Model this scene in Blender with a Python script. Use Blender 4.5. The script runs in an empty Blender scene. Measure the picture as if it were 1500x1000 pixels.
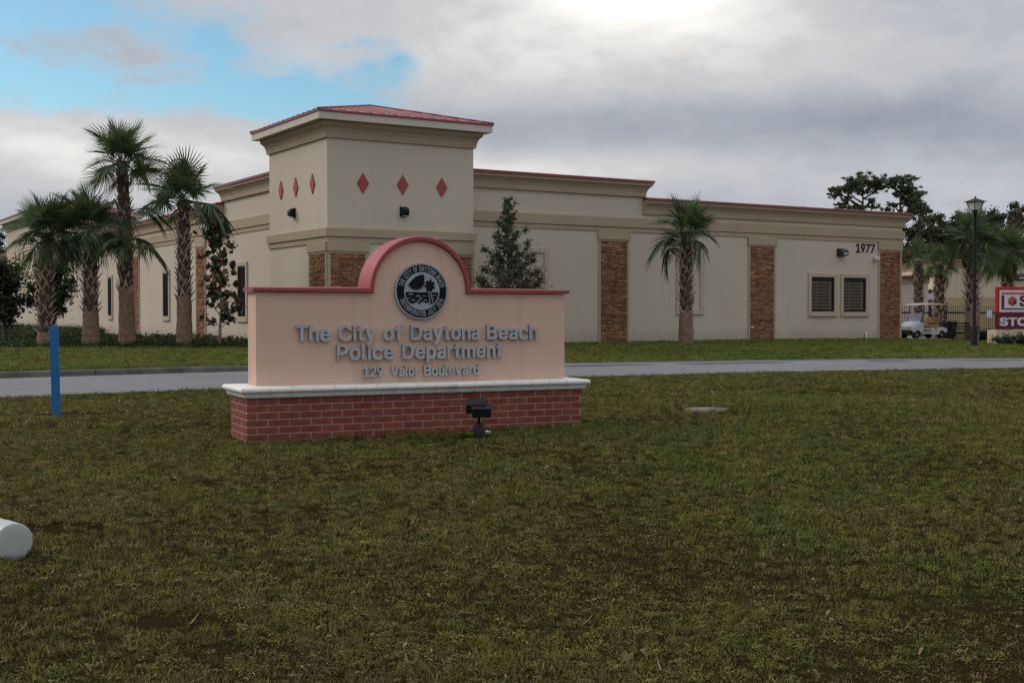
import bpy, bmesh, math, random
import numpy as np
from mathutils import Vector, Matrix, Euler

R = math.radians
rnd = random.Random(7)
nrng = np.random.default_rng(11)
S = bpy.context.scene
COL = S.collection

# ------------------------------------------------------------------ camera, sky, sun, exposure
EYE = 1.22                      # metres above the ground at the sign
FPX = 1830.0                    # focal length in pixels of the 1500 px wide photograph
HOR = 458.0                     # horizon row
cam_d = bpy.data.cameras.new('camera')
cam = bpy.data.objects.new('camera', cam_d)
COL.objects.link(cam)
cam_d.sensor_width = 36.0
cam_d.lens = FPX / 1500.0 * 36.0
cam_d.clip_start = 0.1
cam_d.clip_end = 4000.0
cam.location = (0, 0, EYE)
cam.rotation_euler = (R(90) - math.atan((500 - HOR) / FPX), 0, 0)
S.camera = cam

SUN_AZ, SUN_EL = R(-68), R(33)          # from +Y, clockwise positive
S.view_settings.view_transform = 'Standard'
S.view_settings.look = 'None'
S.view_settings.gamma = 1.0
S.view_settings.exposure = 0.1
S.view_settings.use_curve_mapping = False

sun_d = bpy.data.lights.new('sun', 'SUN')
sun_d.energy = 1.5
sun_d.angle = R(24)
sun_d.color = (1.0, 0.92, 0.81)
sun = bpy.data.objects.new('sun', sun_d)
COL.objects.link(sun)
sd = Vector((math.sin(SUN_AZ) * math.cos(SUN_EL), math.cos(SUN_AZ) * math.cos(SUN_EL), math.sin(SUN_EL)))
sun.rotation_euler = sd.to_track_quat('Z', 'Y').to_euler()
sun.location = sd * 60


class NT:
    """tiny node helper"""
    def __init__(self, tree):
        self.t = tree
        self.n = tree.nodes
        self.l = tree.links

    def node(self, typ, **kw):
        n = self.n.new(typ)
        for k, v in kw.items():
            setattr(n, k, v)
        return n

    def put(self, sock, v):
        if hasattr(v, 'links') or isinstance(v, bpy.types.NodeSocket):
            self.l.new(v, sock)
        else:
            sock.default_value = v

    def math(self, op, a, b=0.0, c=None, clamp=False):
        n = self.node('ShaderNodeMath', operation=op, use_clamp=clamp)
        self.put(n.inputs[0], a)
        self.put(n.inputs[1], b)
        if c is not None:
            self.put(n.inputs[2], c)
        return n.outputs[0]

    def mix(self, fac, a, b, blend='MIX'):
        n = self.node('ShaderNodeMix', data_type='RGBA', blend_type=blend)
        self.put(n.inputs['Factor'], fac)
        for s, v in (('A', a), ('B', b)):
            sock = [i for i in n.inputs if i.name == s and i.type == 'RGBA'][0]
            if isinstance(v, tuple) and len(v) == 3:
                v = (*v, 1)
            self.put(sock, v)
        return [o for o in n.outputs if o.type == 'RGBA'][0]

    def noise(self, vec, scale, detail=4, rough=0.55, dist=0.0, color=False):
        n = self.node('ShaderNodeTexNoise')
        self.put(n.inputs['Vector'], vec)
        n.inputs['Scale'].default_value = scale
        n.inputs['Detail'].default_value = detail
        n.inputs['Roughness'].default_value = rough
        n.inputs['Distortion'].default_value = dist
        return n.outputs['Color' if color else 'Fac']

    def ramp(self, fac, lo, hi, to0=0.0, to1=1.0):
        n = self.node('ShaderNodeMapRange', interpolation_type='SMOOTHSTEP')
        self.put(n.inputs['Value'], fac)
        n.inputs['From Min'].default_value = lo
        n.inputs['From Max'].default_value = hi
        n.inputs['To Min'].default_value = to0
        n.inputs['To Max'].default_value = to1
        return n.outputs['Result']


W = bpy.data.worlds.new('World')
S.world = W
W.use_nodes = True
W.node_tree.nodes.clear()
w = NT(W.node_tree)
tc = w.node('ShaderNodeTexCoord')
sep = w.node('ShaderNodeSeparateXYZ')
w.l.new(tc.outputs['Generated'], sep.inputs[0])
dx, dy, dz = sep.outputs
az = w.math('ARCTAN2', dx, dy)
el = w.math('ARCSINE', dz)
den = w.math('ADD', w.math('MAXIMUM', dz, 0.0), 0.16)
comb = w.node('ShaderNodeCombineXYZ')
w.l.new(w.math('DIVIDE', dx, den), comb.inputs[0])
w.l.new(w.math('DIVIDE', dy, den), comb.inputs[1])
flat = comb.outputs[0]
comb2 = w.node('ShaderNodeCombineXYZ')
w.l.new(az, comb2.inputs[0])
w.l.new(w.math('MULTIPLY', el, 2.2), comb2.inputs[1])
dome = comb2.outputs[0]
n_big = w.noise(flat, 0.9, 6, 0.55, 0.35)
n_mid = w.noise(dome, 7.0, 7, 0.56, 0.45)
n_fine = w.noise(dome, 19.0, 6, 0.6, 0.3)


def bump(a0, e0, sa, se, amp):
    a = w.math('DIVIDE', w.math('SUBTRACT', az, a0), sa)
    e = w.math('DIVIDE', w.math('SUBTRACT', el, e0), se)
    q = w.math('ADD', w.math('MULTIPLY', a, a), w.math('MULTIPLY', e, e))
    return w.math('MULTIPLY', w.math('EXPONENT', w.math('MULTIPLY', q, -1.0)), amp)


def total(xs):
    s = xs[0]
    for x in xs[1:]:
        s = w.math('ADD', s, x)
    return s


sky_t = w.node('ShaderNodeTexSky', sky_type='NISHITA')
sky_t.sun_disc = False
sky_t.sun_elevation = SUN_EL
sky_t.sun_rotation = SUN_AZ
sky_t.air_density = 1.0
sky_t.dust_density = 0.6
sky_t.ozone_density = 2.0
# gaps of blue between the clouds, most of them low in the left of the sky
gap = total([bump(-0.39, 0.205, 0.16, 0.078, 1.15), bump(-0.185, 0.172, 0.10, 0.035, 0.50), bump(-0.225, 0.208, 0.05, 0.03, 0.25),
             bump(-0.10, 0.185, 0.04, 0.06, 0.36), bump(-0.165, 0.155, 0.05, 0.022, 0.30), bump(-0.30, 0.165, 0.12, 0.022, 0.30),
             bump(-0.315, 0.193, 0.10, 0.02, -0.58), bump(0.0, 0.125, 0.10, 0.022, 0.30), bump(0.06, 0.125, 0.05, 0.012, 0.16),
             w.math('MULTIPLY', w.math('SUBTRACT', n_mid, 0.5), 1.9),
             w.math('MULTIPLY', w.math('SUBTRACT', n_fine, 0.5), 1.35), bump(-0.33, 0.122, 0.22, 0.030, -0.75), bump(-0.25, 0.235, 0.07, 0.02, -0.25),
             w.math('MULTIPLY', w.math('SUBTRACT', n_big, 0.5), 0.6)])
blue = w.ramp(gap, 0.22, 0.96)
# cloud brightness
lum = total([w.math('MULTIPLY', w.math('SUBTRACT', n_mid, 0.5), 0.34),
             w.math('MULTIPLY', w.math('SUBTRACT', n_fine, 0.5), 0.26),
             w.math('MULTIPLY', w.math('SUBTRACT', n_big, 0.5), 0.16),
             bump(0.20, 0.149, 0.24, 0.020, -0.24), bump(0.36, 0.125, 0.17, 0.025, -0.12), bump(-0.02, 0.14, 0.06, 0.02, -0.10),
             bump(0.11, 0.268, 0.075, 0.032, 0.75), bump(0.09, 0.235, 0.16, 0.055, 0.22), bump(0.05, 0.20, 0.3, 0.05, 0.08),
             bump(-0.36, 0.128, 0.2, 0.024, 0.20), bump(0.02, 0.115, 0.22, 0.014, 0.17), bump(-0.1, 0.10, 0.3, 0.03, 0.08),
             bump(-0.05, 0.195, 0.04, 0.03, 0.06), bump(-0.17, 0.19, 0.035, 0.02, 0.10), bump(-0.31, 0.195, 0.08, 0.015, -0.06),
             0.525])
cr = w.node('ShaderNodeValToRGB')
w.l.new(lum, cr.inputs[0])
els = cr.color_ramp.elements
els[0].position = 0.08
els[0].color = (0.20, 0.235, 0.285, 1)
els[1].position = 1.0
els[1].color = (1.05, 1.02, 0.97, 1)
for p_, c_ in ((0.32, (0.315, 0.345, 0.39, 1)), (0.5, (0.42, 0.44, 0.478, 1)), (0.68, (0.56, 0.555, 0.56, 1))):
    e_ = els.new(p_)
    e_.color = c_
# an overcast sky is brighter towards the zenith than near the horizon
zen = w.ramp(dz, 0.25, 0.95, 1.06, 2.15)
cl = w.node('ShaderNodeVectorMath', operation='SCALE')
w.l.new(cr.outputs[0], cl.inputs[0])
w.l.new(w.math('MULTIPLY', zen, 10.0), cl.inputs['Scale'])
skyc = w.mix(1.0, sky_t.outputs[0], (0.86, 1.12, 1.10), 'MULTIPLY')
final = w.mix(blue, cl.outputs[0], skyc)
bg = w.node('ShaderNodeBackground')
bg.inputs['Strength'].default_value = 0.1
w.l.new(final, bg.inputs[0])
wo = w.node('ShaderNodeOutputWorld')
w.l.new(bg.outputs[0], wo.inputs[0])


# ------------------------------------------------------------------ object helpers
def tag(o, label=None, cat=None, group=None, kind=None):
    if label: o['label'] = label
    if cat: o['category'] = cat
    if group: o['group'] = group
    if kind: o['kind'] = kind
    return o


def thing(name, label, cat, loc=(0, 0, 0), rz=0.0, group=None):
    o = bpy.data.objects.new(name, None)
    COL.objects.link(o)
    o.location = loc
    o.rotation_euler = (0, 0, rz)
    o.empty_display_size = 0.2
    return tag(o, label, cat, group)


def link(name, me, parent=None, loc=None, rot=None, scale=None):
    o = bpy.data.objects.new(name, me)
    COL.objects.link(o)
    if parent: o.parent = parent
    if loc is not None: o.location = loc
    if rot is not None: o.rotation_euler = rot
    if scale is not None: o.scale = scale if hasattr(scale, '__len__') else (scale,) * 3
    return o


class MB:
    """collects faces, becomes one mesh"""
    def __init__(self):
        self.v, self.f, self.mi, self.tint, self.sm = [], [], [], [], []

    def add(self, vs, fs, mi=0, tint=0.5, smooth=False):
        b = len(self.v)
        self.v.extend([tuple(p) for p in vs])
        self.tint.extend([tint] * len(vs))
        for f in fs:
            self.f.append([i + b for i in f])
            self.mi.append(mi)
            self.sm.append(smooth)
        return self

    def box(self, lo, hi, mi=0, M=None, tint=0.5, bev=0.0):
        x0, y0, z0 = lo
        x1, y1, z1 = hi
        if bev > 0:
            c = bev
            vs, idx = [], {}
            sx, sy, sz = (x0, x1), (y0, y1), (z0, z1)
            for i in (0, 1):
                for j in (0, 1):
                    for k in (0, 1):
                        ex = sx[i] + (c if i == 0 else -c)
                        ey = sy[j] + (c if j == 0 else -c)
                        ez = sz[k] + (c if k == 0 else -c)
                        for a, p in (('x', (sx[i], ey, ez)), ('y', (ex, sy[j], ez)), ('z', (ex, ey, sz[k]))):
                            idx[(i, j, k, a)] = len(vs)
                            vs.append(p)
            fs = []
            for i in (0, 1):
                q = [idx[(i, j, k, 'x')] for j, k in ((0, 0), (1, 0), (1, 1), (0, 1))]
                fs.append(q if i else q[::-1])
                q = [idx[(j, i, k, 'y')] for j, k in ((0, 0), (1, 0), (1, 1), (0, 1))]
                fs.append(q[::-1] if i else q)
                q = [idx[(j, k, i, 'z')] for j, k in ((0, 0), (1, 0), (1, 1), (0, 1))]
                fs.append(q if i else q[::-1])
            for a in (0, 1):
                for b in (0, 1):
                    fs.append([idx[(a, b, 0, 'x')], idx[(a, b, 1, 'x')], idx[(a, b, 1, 'y')], idx[(a, b, 0, 'y')]])
                    fs.append([idx[(a, 0, b, 'x')], idx[(a, 1, b, 'x')], idx[(a, 1, b, 'z')], idx[(a, 0, b, 'z')]])
                    fs.append([idx[(0, a, b, 'y')], idx[(1, a, b, 'y')], idx[(1, a, b, 'z')], idx[(0, a, b, 'z')]])
                    for d in (0, 1):
                        fs.append([idx[(a, b, d, 'x')], idx[(a, b, d, 'y')], idx[(a, b, d, 'z')]])
        else:
            vs = [(x0, y0, z0), (x1, y0, z0), (x1, y1, z0), (x0, y1, z0),
                  (x0, y0, z1), (x1, y0, z1), (x1, y1, z1), (x0, y1, z1)]
            fs = [[3, 2, 1, 0], [4, 5, 6, 7], [0, 1, 5, 4], [1, 2, 6, 5], [2, 3, 7, 6], [3, 0, 4, 7]]
        if M is not None:
            vs = [M @ Vector(p) for p in vs]
        return self.add(vs, fs, mi, tint)

    def rings(self, rings, closed=True, cap=(True, True), mi=0, smooth=True, tint=0.5):
        """skin a list of equally long rings"""
        n = len(rings[0])
        vs = [p for r in rings for p in r]
        fs = []
        for a in range(len(rings) - 1):
            for i in range(n if closed else n - 1):
                j = (i + 1) % n
                fs.append([a * n + i, a * n + j, (a + 1) * n + j, (a + 1) * n + i])
        self.add(vs, fs, mi, tint, smooth)
        b = len(self.v) - len(vs)
        if cap[0]:
            self.f.append([b + i for i in range(n)][::-1]); self.mi.append(mi); self.sm.append(False)
        if cap[1]:
            self.f.append([b + (len(rings) - 1) * n + i for i in range(n)]); self.mi.append(mi); self.sm.append(False)
        return self

    def tube(self, pts, rad, n=8, mi=0, cap=(True, True), tint=0.5):
        pts = [Vector(p) for p in pts]
        if not hasattr(rad, '__len__'):
            rad = [rad] * len(pts)
        out = []
        ref = None
        for i, p in enumerate(pts):
            d = (pts[min(i + 1, len(pts) - 1)] - pts[max(i - 1, 0)]).normalized()
            if ref is None:
                ref = d.cross(Vector((0, 0, 1)))
                if ref.length < 1e-3: ref = Vector((1, 0, 0))
            a = (ref - d * ref.dot(d)).normalized()
            ref = a
            b = d.cross(a)
            out.append([p + a * math.cos(t) * rad[i] + b * math.sin(t) * rad[i]
                        for t in [2 * math.pi * k / n for k in range(n)]])
        return self.rings(out, True, cap, mi, True, tint)

    def lathe(self, prof, c=(0, 0), n=24, mi=0, cap=(True, True)):
        out = [[(c[0] + r * math.cos(2 * math.pi * k / n), c[1] + r * math.sin(2 * math.pi * k / n), z) for k in range(n)]
               for r, z in prof]
        return self.rings(out, True, cap, mi)

    def prism(self, poly, fn0, fn1, mi=0):
        """poly: 2D outline; fn0/fn1 map it to the two end planes"""
        n = len(poly)
        a = [fn0(*p) for p in poly]
        b = [fn1(*p) for p in poly]
        fs = [[i, (i + 1) % n, n + (i + 1) % n, n + i] for i in range(n)]
        fs.append(list(range(n))[::-1])
        fs.append(list(range(n, 2 * n)))
        return self.add(a + b, fs, mi)

    def mesh(self, name, mats, recalc=True, auto=None):
        me = bpy.data.meshes.new(name)
        me.from_pydata(self.v, [], self.f)
        if not isinstance(mats, (list, tuple)):
            mats = [mats]
        for m in mats:
            me.materials.append(m)
        me.polygons.foreach_set('material_index', self.mi)
        me.polygons.foreach_set('use_smooth', self.sm)
        at = me.attributes.new('tint', 'FLOAT', 'POINT')
        at.data.foreach_set('value', self.tint)
        if recalc:
            bm = bmesh.new()
            bm.from_mesh(me)
            bmesh.ops.recalc_face_normals(bm, faces=bm.faces)
            bm.to_mesh(me)
            bm.free()
        me.update()
        return me

    def build(self, name, mats, parent=None, **kw):
        return link(name, self.mesh(name, mats), parent, **kw)


# ------------------------------------------------------------------ materials
def new_mat(name):
    m = bpy.data.materials.new(name)
    m.use_nodes = True
    nt = NT(m.node_tree)
    b = m.node_tree.nodes['Principled BSDF']
    return m, nt, b


def vary(name, c1, c2, scale=3.0, rough=0.8, bump_s=0.0, bump_scale=60.0, spec=0.3, metal=0.0, detail=5,
         grime=None, grime_scale=0.7, rand=0.0, tint=0.0, streak=False, coords='Object', foot=None):
    """surface whose colour drifts between c1 and c2, with fine relief and optional dirt"""
    m, t, b = new_mat(name)
    tcn = t.node('ShaderNodeTexCoord')
    vec = tcn.outputs['Object']
    if coords == 'World':
        vec = t.node('ShaderNodeNewGeometry').outputs['Position']
    n = t.noise(vec, scale, detail, 0.6)
    col = t.mix(t.ramp(n, 0.3, 0.7), c1, c2)
    if grime:
        v2 = vec
        if streak:
            mp = t.node('ShaderNodeMapping')
            t.l.new(vec, mp.inputs[0])
            mp.inputs['Scale'].default_value = (6.0, 6.0, 0.35)
            v2 = mp.outputs[0]
        g = t.noise(v2, grime_scale, 6, 0.65, 0.3)
        col = t.mix(t.ramp(g, 0.52, 0.8), col, grime)
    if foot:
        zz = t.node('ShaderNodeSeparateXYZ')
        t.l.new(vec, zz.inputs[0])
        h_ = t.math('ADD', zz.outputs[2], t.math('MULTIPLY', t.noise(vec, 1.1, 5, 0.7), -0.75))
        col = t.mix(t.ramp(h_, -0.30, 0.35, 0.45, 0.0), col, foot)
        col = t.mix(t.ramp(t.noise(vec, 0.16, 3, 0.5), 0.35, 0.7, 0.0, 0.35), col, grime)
    if rand:
        oi = t.node('ShaderNodeObjectInfo')
        hs = t.node('ShaderNodeHueSaturation')
        t.l.new(t.math('MULTIPLY_ADD', oi.outputs['Random'], rand * 2, 1.0 - rand), hs.inputs['Value'])
        t.l.new(t.math('MULTIPLY_ADD', oi.outputs['Random'], rand * 0.08, 0.5 - rand * 0.04), hs.inputs['Hue'])
        t.l.new(col, hs.inputs['Color'])
        col = hs.outputs[0]
    if tint:
        a = t.node('ShaderNodeAttribute', attribute_name='tint')
        hs = t.node('ShaderNodeHueSaturation')
        t.l.new(t.math('MULTIPLY_ADD', a.outputs['Fac'], tint * 2, 1.0 - tint), hs.inputs['Value'])
        t.l.new(col, hs.inputs['Color'])
        col = hs.outputs[0]
    t.l.new(col, b.inputs['Base Color'])
    b.inputs['Roughness'].default_value = rough
    b.inputs['Specular IOR Level'].default_value = spec
    b.inputs['Metallic'].default_value = metal
    if bump_s:
        bn = t.node('ShaderNodeBump')
        bn.inputs['Strength'].default_value = bump_s
        bn.inputs['Distance'].default_value = 0.01
        t.l.new(t.noise(vec, bump_scale, 5, 0.65), bn.inputs['Height'])
        t.l.new(bn.outputs[0], b.inputs['Normal'])
    return m


def leafy(name, c1, c2, rough=0.6, trans=0.25, spec=0.16, tint=0.45, rand=0.0):
    m, t, b = new_mat(name)
    a = t.node('ShaderNodeAttribute', attribute_name='tint')
    col = t.mix(a.outputs['Fac'], c1, c2)
    if rand:
        oi = t.node('ShaderNodeObjectInfo')
        hs = t.node('ShaderNodeHueSaturation')
        t.l.new(t.math('MULTIPLY_ADD', oi.outputs['Random'], rand * 2, 1.0 - rand), hs.inputs['Value'])
        t.l.new(t.math('MULTIPLY_ADD', oi.outputs['Random'], 0.04, 0.48), hs.inputs['Hue'])
        t.l.new(col, hs.inputs['Color'])
        col = hs.outputs[0]
    t.l.new(col, b.inputs['Base Color'])
    b.inputs['Roughness'].default_value = rough
    b.inputs['Specular IOR Level'].default_value = spec
    tr = t.node('ShaderNodeBsdfTranslucent')
    t.l.new(t.mix(1.0, col, (1.3, 1.35, 0.7), 'MULTIPLY'), tr.inputs[0])
    mx = t.node('ShaderNodeMixShader')
    mx.inputs[0].default_value = trans
    t.l.new(b.outputs[0], mx.inputs[1])
    t.l.new(tr.outputs[0], mx.inputs[2])
    out = m.node_tree.nodes['Material Output']
    t.l.new(mx.outputs[0], out.inputs['Surface'])
    return m


M = {}
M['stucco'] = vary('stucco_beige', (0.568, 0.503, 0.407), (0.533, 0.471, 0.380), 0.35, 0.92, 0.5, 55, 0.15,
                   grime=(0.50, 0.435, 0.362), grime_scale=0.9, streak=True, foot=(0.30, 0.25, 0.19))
M['tan'] = vary('stucco_tan', (0.425, 0.34, 0.245), (0.395, 0.315, 0.228), 0.4, 0.92, 0.5, 60, 0.15,
                grime=(0.33, 0.27, 0.2), grime_scale=0.6, streak=True)
M['trim_soft'] = vary('stucco_trim', (0.485, 0.41, 0.32), (0.455, 0.385, 0.30), 0.4, 0.92, 0.4, 60, 0.15)
M['light_trim'] = vary('fascia_paint', (0.56, 0.50, 0.43), (0.52, 0.47, 0.4), 0.6, 0.6, 0.1, 40, 0.3,
                       grime=(0.45, 0.4, 0.34), grime_scale=0.6, streak=True)
M['red_metal'] = vary('red_roof_metal', (0.255, 0.052, 0.058), (0.225, 0.048, 0.054), 0.8, 0.4, 0.05, 20, 0.5, 0.15,
                      grime=(0.25, 0.09, 0.09), grime_scale=1.2)
M['red_paint'] = vary('red_diamond_paint', (0.36, 0.07, 0.06), (0.33, 0.065, 0.06), 2, 0.7, 0.1, 50)
M['stone'] = vary('ledger_stone', (0.39, 0.20, 0.112), (0.28, 0.138, 0.077), 2.2, 0.88, 0.7, 45, 0.2,
                  grime=(0.47, 0.29, 0.165), grime_scale=3.0, tint=0.42)
M['stone_bed'] = vary('stone_bed_mortar', (0.16, 0.085, 0.052), (0.11, 0.062, 0.04), 5, 0.95)
M['pink'] = vary('pink_stucco', (0.66, 0.455, 0.355), (0.625, 0.43, 0.335), 0.9, 0.9, 0.35, 90, 0.15,
                 grime=(0.54, 0.375, 0.30), grime_scale=1.3, streak=True)
M['coping'] = vary('red_coping_paint', (0.335, 0.060, 0.070), (0.30, 0.054, 0.064), 4, 0.55, 0.35, 60, 0.35,
                   grime=(0.30, 0.07, 0.075), grime_scale=3.0)
M['brick'] = vary('painted_red_brick', (0.265, 0.066, 0.043), (0.205, 0.051, 0.037), 14, 0.75, 0.6, 120, 0.25,
                  grime=(0.25, 0.075, 0.06), grime_scale=9.0, rand=0.12)
M['mortar'] = vary('mortar', (0.37, 0.28, 0.24), (0.29, 0.215, 0.185), 8, 0.95, 0.6, 150, 0.1)
M['cap_white'] = vary('white_masonry_paint', (0.78, 0.77, 0.74), (0.70, 0.69, 0.66), 5, 0.7, 0.3, 80, 0.3,
                      grime=(0.52, 0.50, 0.46), grime_scale=4.0, rand=0.05)
M['letter'] = vary('brushed_letter_metal', (0.44, 0.445, 0.46), (0.38, 0.385, 0.40), 12, 0.5, 0.05, 90, 0.5, 0.1)
M['seal_black'] = vary('seal_black', (0.006, 0.007, 0.009), (0.010, 0.011, 0.013), 20, 0.6, 0.1, 60, 0.12)
M['seal_silver'] = vary('seal_silver', (0.36, 0.39, 0.43), (0.31, 0.34, 0.38), 20, 0.45, 0.1, 60, 0.5, 0.3)
M['black_metal'] = vary('black_metal', (0.007, 0.0075, 0.009), (0.012, 0.012, 0.013), 8, 0.55, 0.1, 60, 0.22)
M['bronze'] = vary('dark_bronze_metal', (0.026, 0.024, 0.024), (0.04, 0.037, 0.036), 8, 0.45, 0.1, 60, 0.45)
M['dark_plinth'] = vary('dark_pvc_stub', (0.035, 0.032, 0.035), (0.05, 0.046, 0.048), 14, 0.7, 0.2, 60)
M['blue'] = vary('blue_marker_plastic', (0.012, 0.125, 0.36), (0.015, 0.145, 0.40), 3, 0.5, 0.15, 60, 0.4,
                 grime=(0.02, 0.10, 0.27), grime_scale=3.0)
M['pvc'] = vary('white_pvc_pipe', (0.41, 0.435, 0.42), (0.36, 0.38, 0.37), 3, 0.45, 0.1, 40, 0.4,
                grime=(0.47, 0.48, 0.46), grime_scale=2.5)
M['concrete'] = vary('concrete', (0.30, 0.285, 0.27), (0.22, 0.21, 0.20), 2.2, 0.9, 0.5, 70, 0.2,
                     grime=(0.13, 0.125, 0.115), grime_scale=0.8)
M['kerb'] = vary('weathered_kerb', (0.155, 0.145, 0.135), (0.09, 0.085, 0.08), 1.8, 0.92, 0.6, 60, 0.2,
                 grime=(0.045, 0.043, 0.042), grime_scale=1.1)
M['asphalt'] = vary('worn_grey_asphalt', (0.180, 0.180, 0.188), (0.150, 0.150, 0.156), 0.22, 0.9, 0.7, 120, 0.25,
                    grime=(0.105, 0.104, 0.108), grime_scale=0.35, coords='World')
M['lid'] = vary('aged_lid_concrete', (0.19, 0.172, 0.155), (0.13, 0.12, 0.108), 9, 0.92, 0.5, 70, 0.1, grime=(0.08, 0.07, 0.055), grime_scale=5)
M['wet'] = vary('damp_asphalt', (0.035, 0.035, 0.04), (0.05, 0.05, 0.055), 2, 0.4, 0.2, 60)
M['glass_dark'] = vary('dark_window_glass', (0.006, 0.007, 0.010), (0.010, 0.011, 0.014), 0.6, 0.5, 0.0, 2, 0.02)
M['bone'] = vary('blind_fabric', (0.30, 0.235, 0.15), (0.25, 0.20, 0.13), 6, 0.8)
M['room_shade'] = vary('painted_room_dark', (0.012, 0.011, 0.01), (0.018, 0.016, 0.014), 4, 0.9)  # near-black paint standing in for the unlit room behind the shutters
M['white'] = vary('white_plastic', (0.72, 0.72, 0.72), (0.66, 0.66, 0.66), 6, 0.4, 0.05, 40, 0.4)
M['cart_white'] = vary('white_cart_body', (0.50, 0.51, 0.53), (0.45, 0.46, 0.48), 3, 0.3, 0.03, 40, 0.5,
                       grime=(0.40, 0.40, 0.40), grime_scale=2)
M['tan_vinyl'] = vary('tan_vinyl', (0.36, 0.22, 0.11), (0.30, 0.18, 0.09), 6, 0.55, 0.2, 80)
M['roof_beige'] = vary('cart_roof', (0.50, 0.42, 0.38), (0.45, 0.38, 0.34), 4, 0.5)
M['rubber'] = vary('rubber', (0.015, 0.015, 0.015), (0.025, 0.024, 0.023), 20, 0.85, 0.3, 90)
M['metal_grey'] = vary('grey_metal', (0.38, 0.38, 0.38), (0.3, 0.3, 0.3), 8, 0.4, 0.1, 60, 0.5, 0.6)
M['sign_red'] = vary('sign_red', (0.42, 0.022, 0.026), (0.38, 0.02, 0.024), 1, 0.35, 0, 1, 0.4)
M['sign_orange'] = vary('sign_orange_red', (0.58, 0.045, 0.02), (0.54, 0.04, 0.02), 1, 0.35, 0, 1, 0.4)
M['sign_maroon'] = vary('sign_maroon', (0.12, 0.008, 0.022), (0.10, 0.008, 0.02), 1, 0.35, 0, 1, 0.4)
M['sign_white'] = vary('sign_white', (0.66, 0.66, 0.70), (0.6, 0.6, 0.64), 1, 0.4, 0, 1, 0.4)
M['cream'] = vary('cream_stucco', (0.60, 0.52, 0.40), (0.55, 0.475, 0.365), 0.3, 0.92, 0.4, 50, 0.15,
                  grime=(0.47, 0.4, 0.31), grime_scale=0.5, streak=True)
M['cream_band'] = vary('ochre_band', (0.46, 0.36, 0.22), (0.42, 0.33, 0.2), 0.4, 0.92, 0.4, 50, 0.15)
M['roof_flat'] = vary('flat_roof', (0.3, 0.29, 0.27), (0.25, 0.24, 0.23), 0.5, 0.95)
M['bark_palm'] = vary('palm_bark', (0.27, 0.19, 0.135), (0.175, 0.12, 0.085), 5, 0.95, 0.9, 22, 0.1,
                      grime=(0.10, 0.07, 0.05), grime_scale=7)
M['bark_gap'] = vary('palm_boot_gaps', (0.10, 0.07, 0.052), (0.06, 0.042, 0.032), 6, 0.95, 0.9, 22, 0.1)
M['boot'] = vary('palm_boot', (0.50, 0.385, 0.315), (0.32, 0.235, 0.185), 9, 0.9, 0.6, 30, 0.15, rand=0.35)
M['boot_dark'] = vary('palm_boot_brown', (0.17, 0.105, 0.065), (0.12, 0.078, 0.05), 9, 0.9, 0.6, 30, 0.15, rand=0.3)
M['frond'] = leafy('palm_frond', (0.050, 0.082, 0.048), (0.118, 0.150, 0.074), 0.5, 0.2, 0.2, rand=0.3)
M['frond_dry'] = leafy('old_palm_frond', (0.060, 0.066, 0.022), (0.12, 0.10, 0.040), 0.6, 0.15, 0.3, rand=0.25)
M['bark'] = vary('grey_bark', (0.16, 0.135, 0.11), (0.095, 0.08, 0.065), 6, 0.95, 0.9, 25, 0.1)
M['bark_pale'] = vary('pale_bark', (0.34, 0.31, 0.27), (0.24, 0.215, 0.19), 8, 0.9, 0.6, 25, 0.1)
M['bark_pine'] = vary('pine_bark', (0.12, 0.085, 0.065), (0.075, 0.055, 0.045), 3, 0.95, 0.9, 15, 0.1)
M['leaf_oak'] = leafy('oak_leaves', (0.056, 0.066, 0.042), (0.125, 0.136, 0.084), 0.6, 0.2)
M['leaf_mag'] = leafy('magnolia_leaves', (0.020, 0.036, 0.016), (0.055, 0.082, 0.030), 0.4, 0.08, 0.35)
M['leaf_rust'] = leafy('magnolia_undersides', (0.16, 0.078, 0.04), (0.24, 0.125, 0.06), 0.8, 0.1, 0.2)
M['leaf_dark'] = leafy('dark_leaves', (0.018, 0.028, 0.017), (0.048, 0.064, 0.032), 0.6, 0.15)
M['leaf_mid'] = leafy('mid_green_leaves', (0.026, 0.042, 0.016), (0.070, 0.088, 0.030), 0.6, 0.2)
M['leaf_pine'] = leafy('pine_needles', (0.055, 0.078, 0.052), (0.130, 0.152, 0.088), 0.6, 0.15)
M['leaf_wood'] = leafy('woodland_leaves', (0.028, 0.038, 0.020), (0.070, 0.080, 0.038), 0.6, 0.15)
M['leaf_brown'] = leafy('woodland_brown_leaves', (0.055, 0.046, 0.024), (0.10, 0.08, 0.04), 0.7, 0.15)
M['leaf_hedge'] = leafy('ground_cover_leaves', (0.014, 0.026, 0.008), (0.042, 0.064, 0.018), 0.6, 0.2)
M['mulch'] = vary('pine_mulch', (0.06, 0.036, 0.025), (0.035, 0.022, 0.017), 9, 0.95, 0.9, 40, 0.1)


def glassy(name, tint=(0.5, 0.53, 0.56)):
    m, t, b = new_mat(name)
    tr = t.node('ShaderNodeBsdfTransparent')
    tr.inputs[0].default_value = (*tint, 1)
    gl = t.node('ShaderNodeBsdfGlossy')
    gl.inputs['Roughness'].default_value = 0.04
    fr = t.node('ShaderNodeFresnel')
    fr.inputs[0].default_value = 1.28
    mx = t.node('ShaderNodeMixShader')
    t.l.new(fr.outputs[0], mx.inputs[0])
    t.l.new(tr.outputs[0], mx.inputs[1])
    t.l.new(gl.outputs[0], mx.inputs[2])
    t.l.new(mx.outputs[0], m.node_tree.nodes['Material Output'].inputs['Surface'])
    return m


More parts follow.
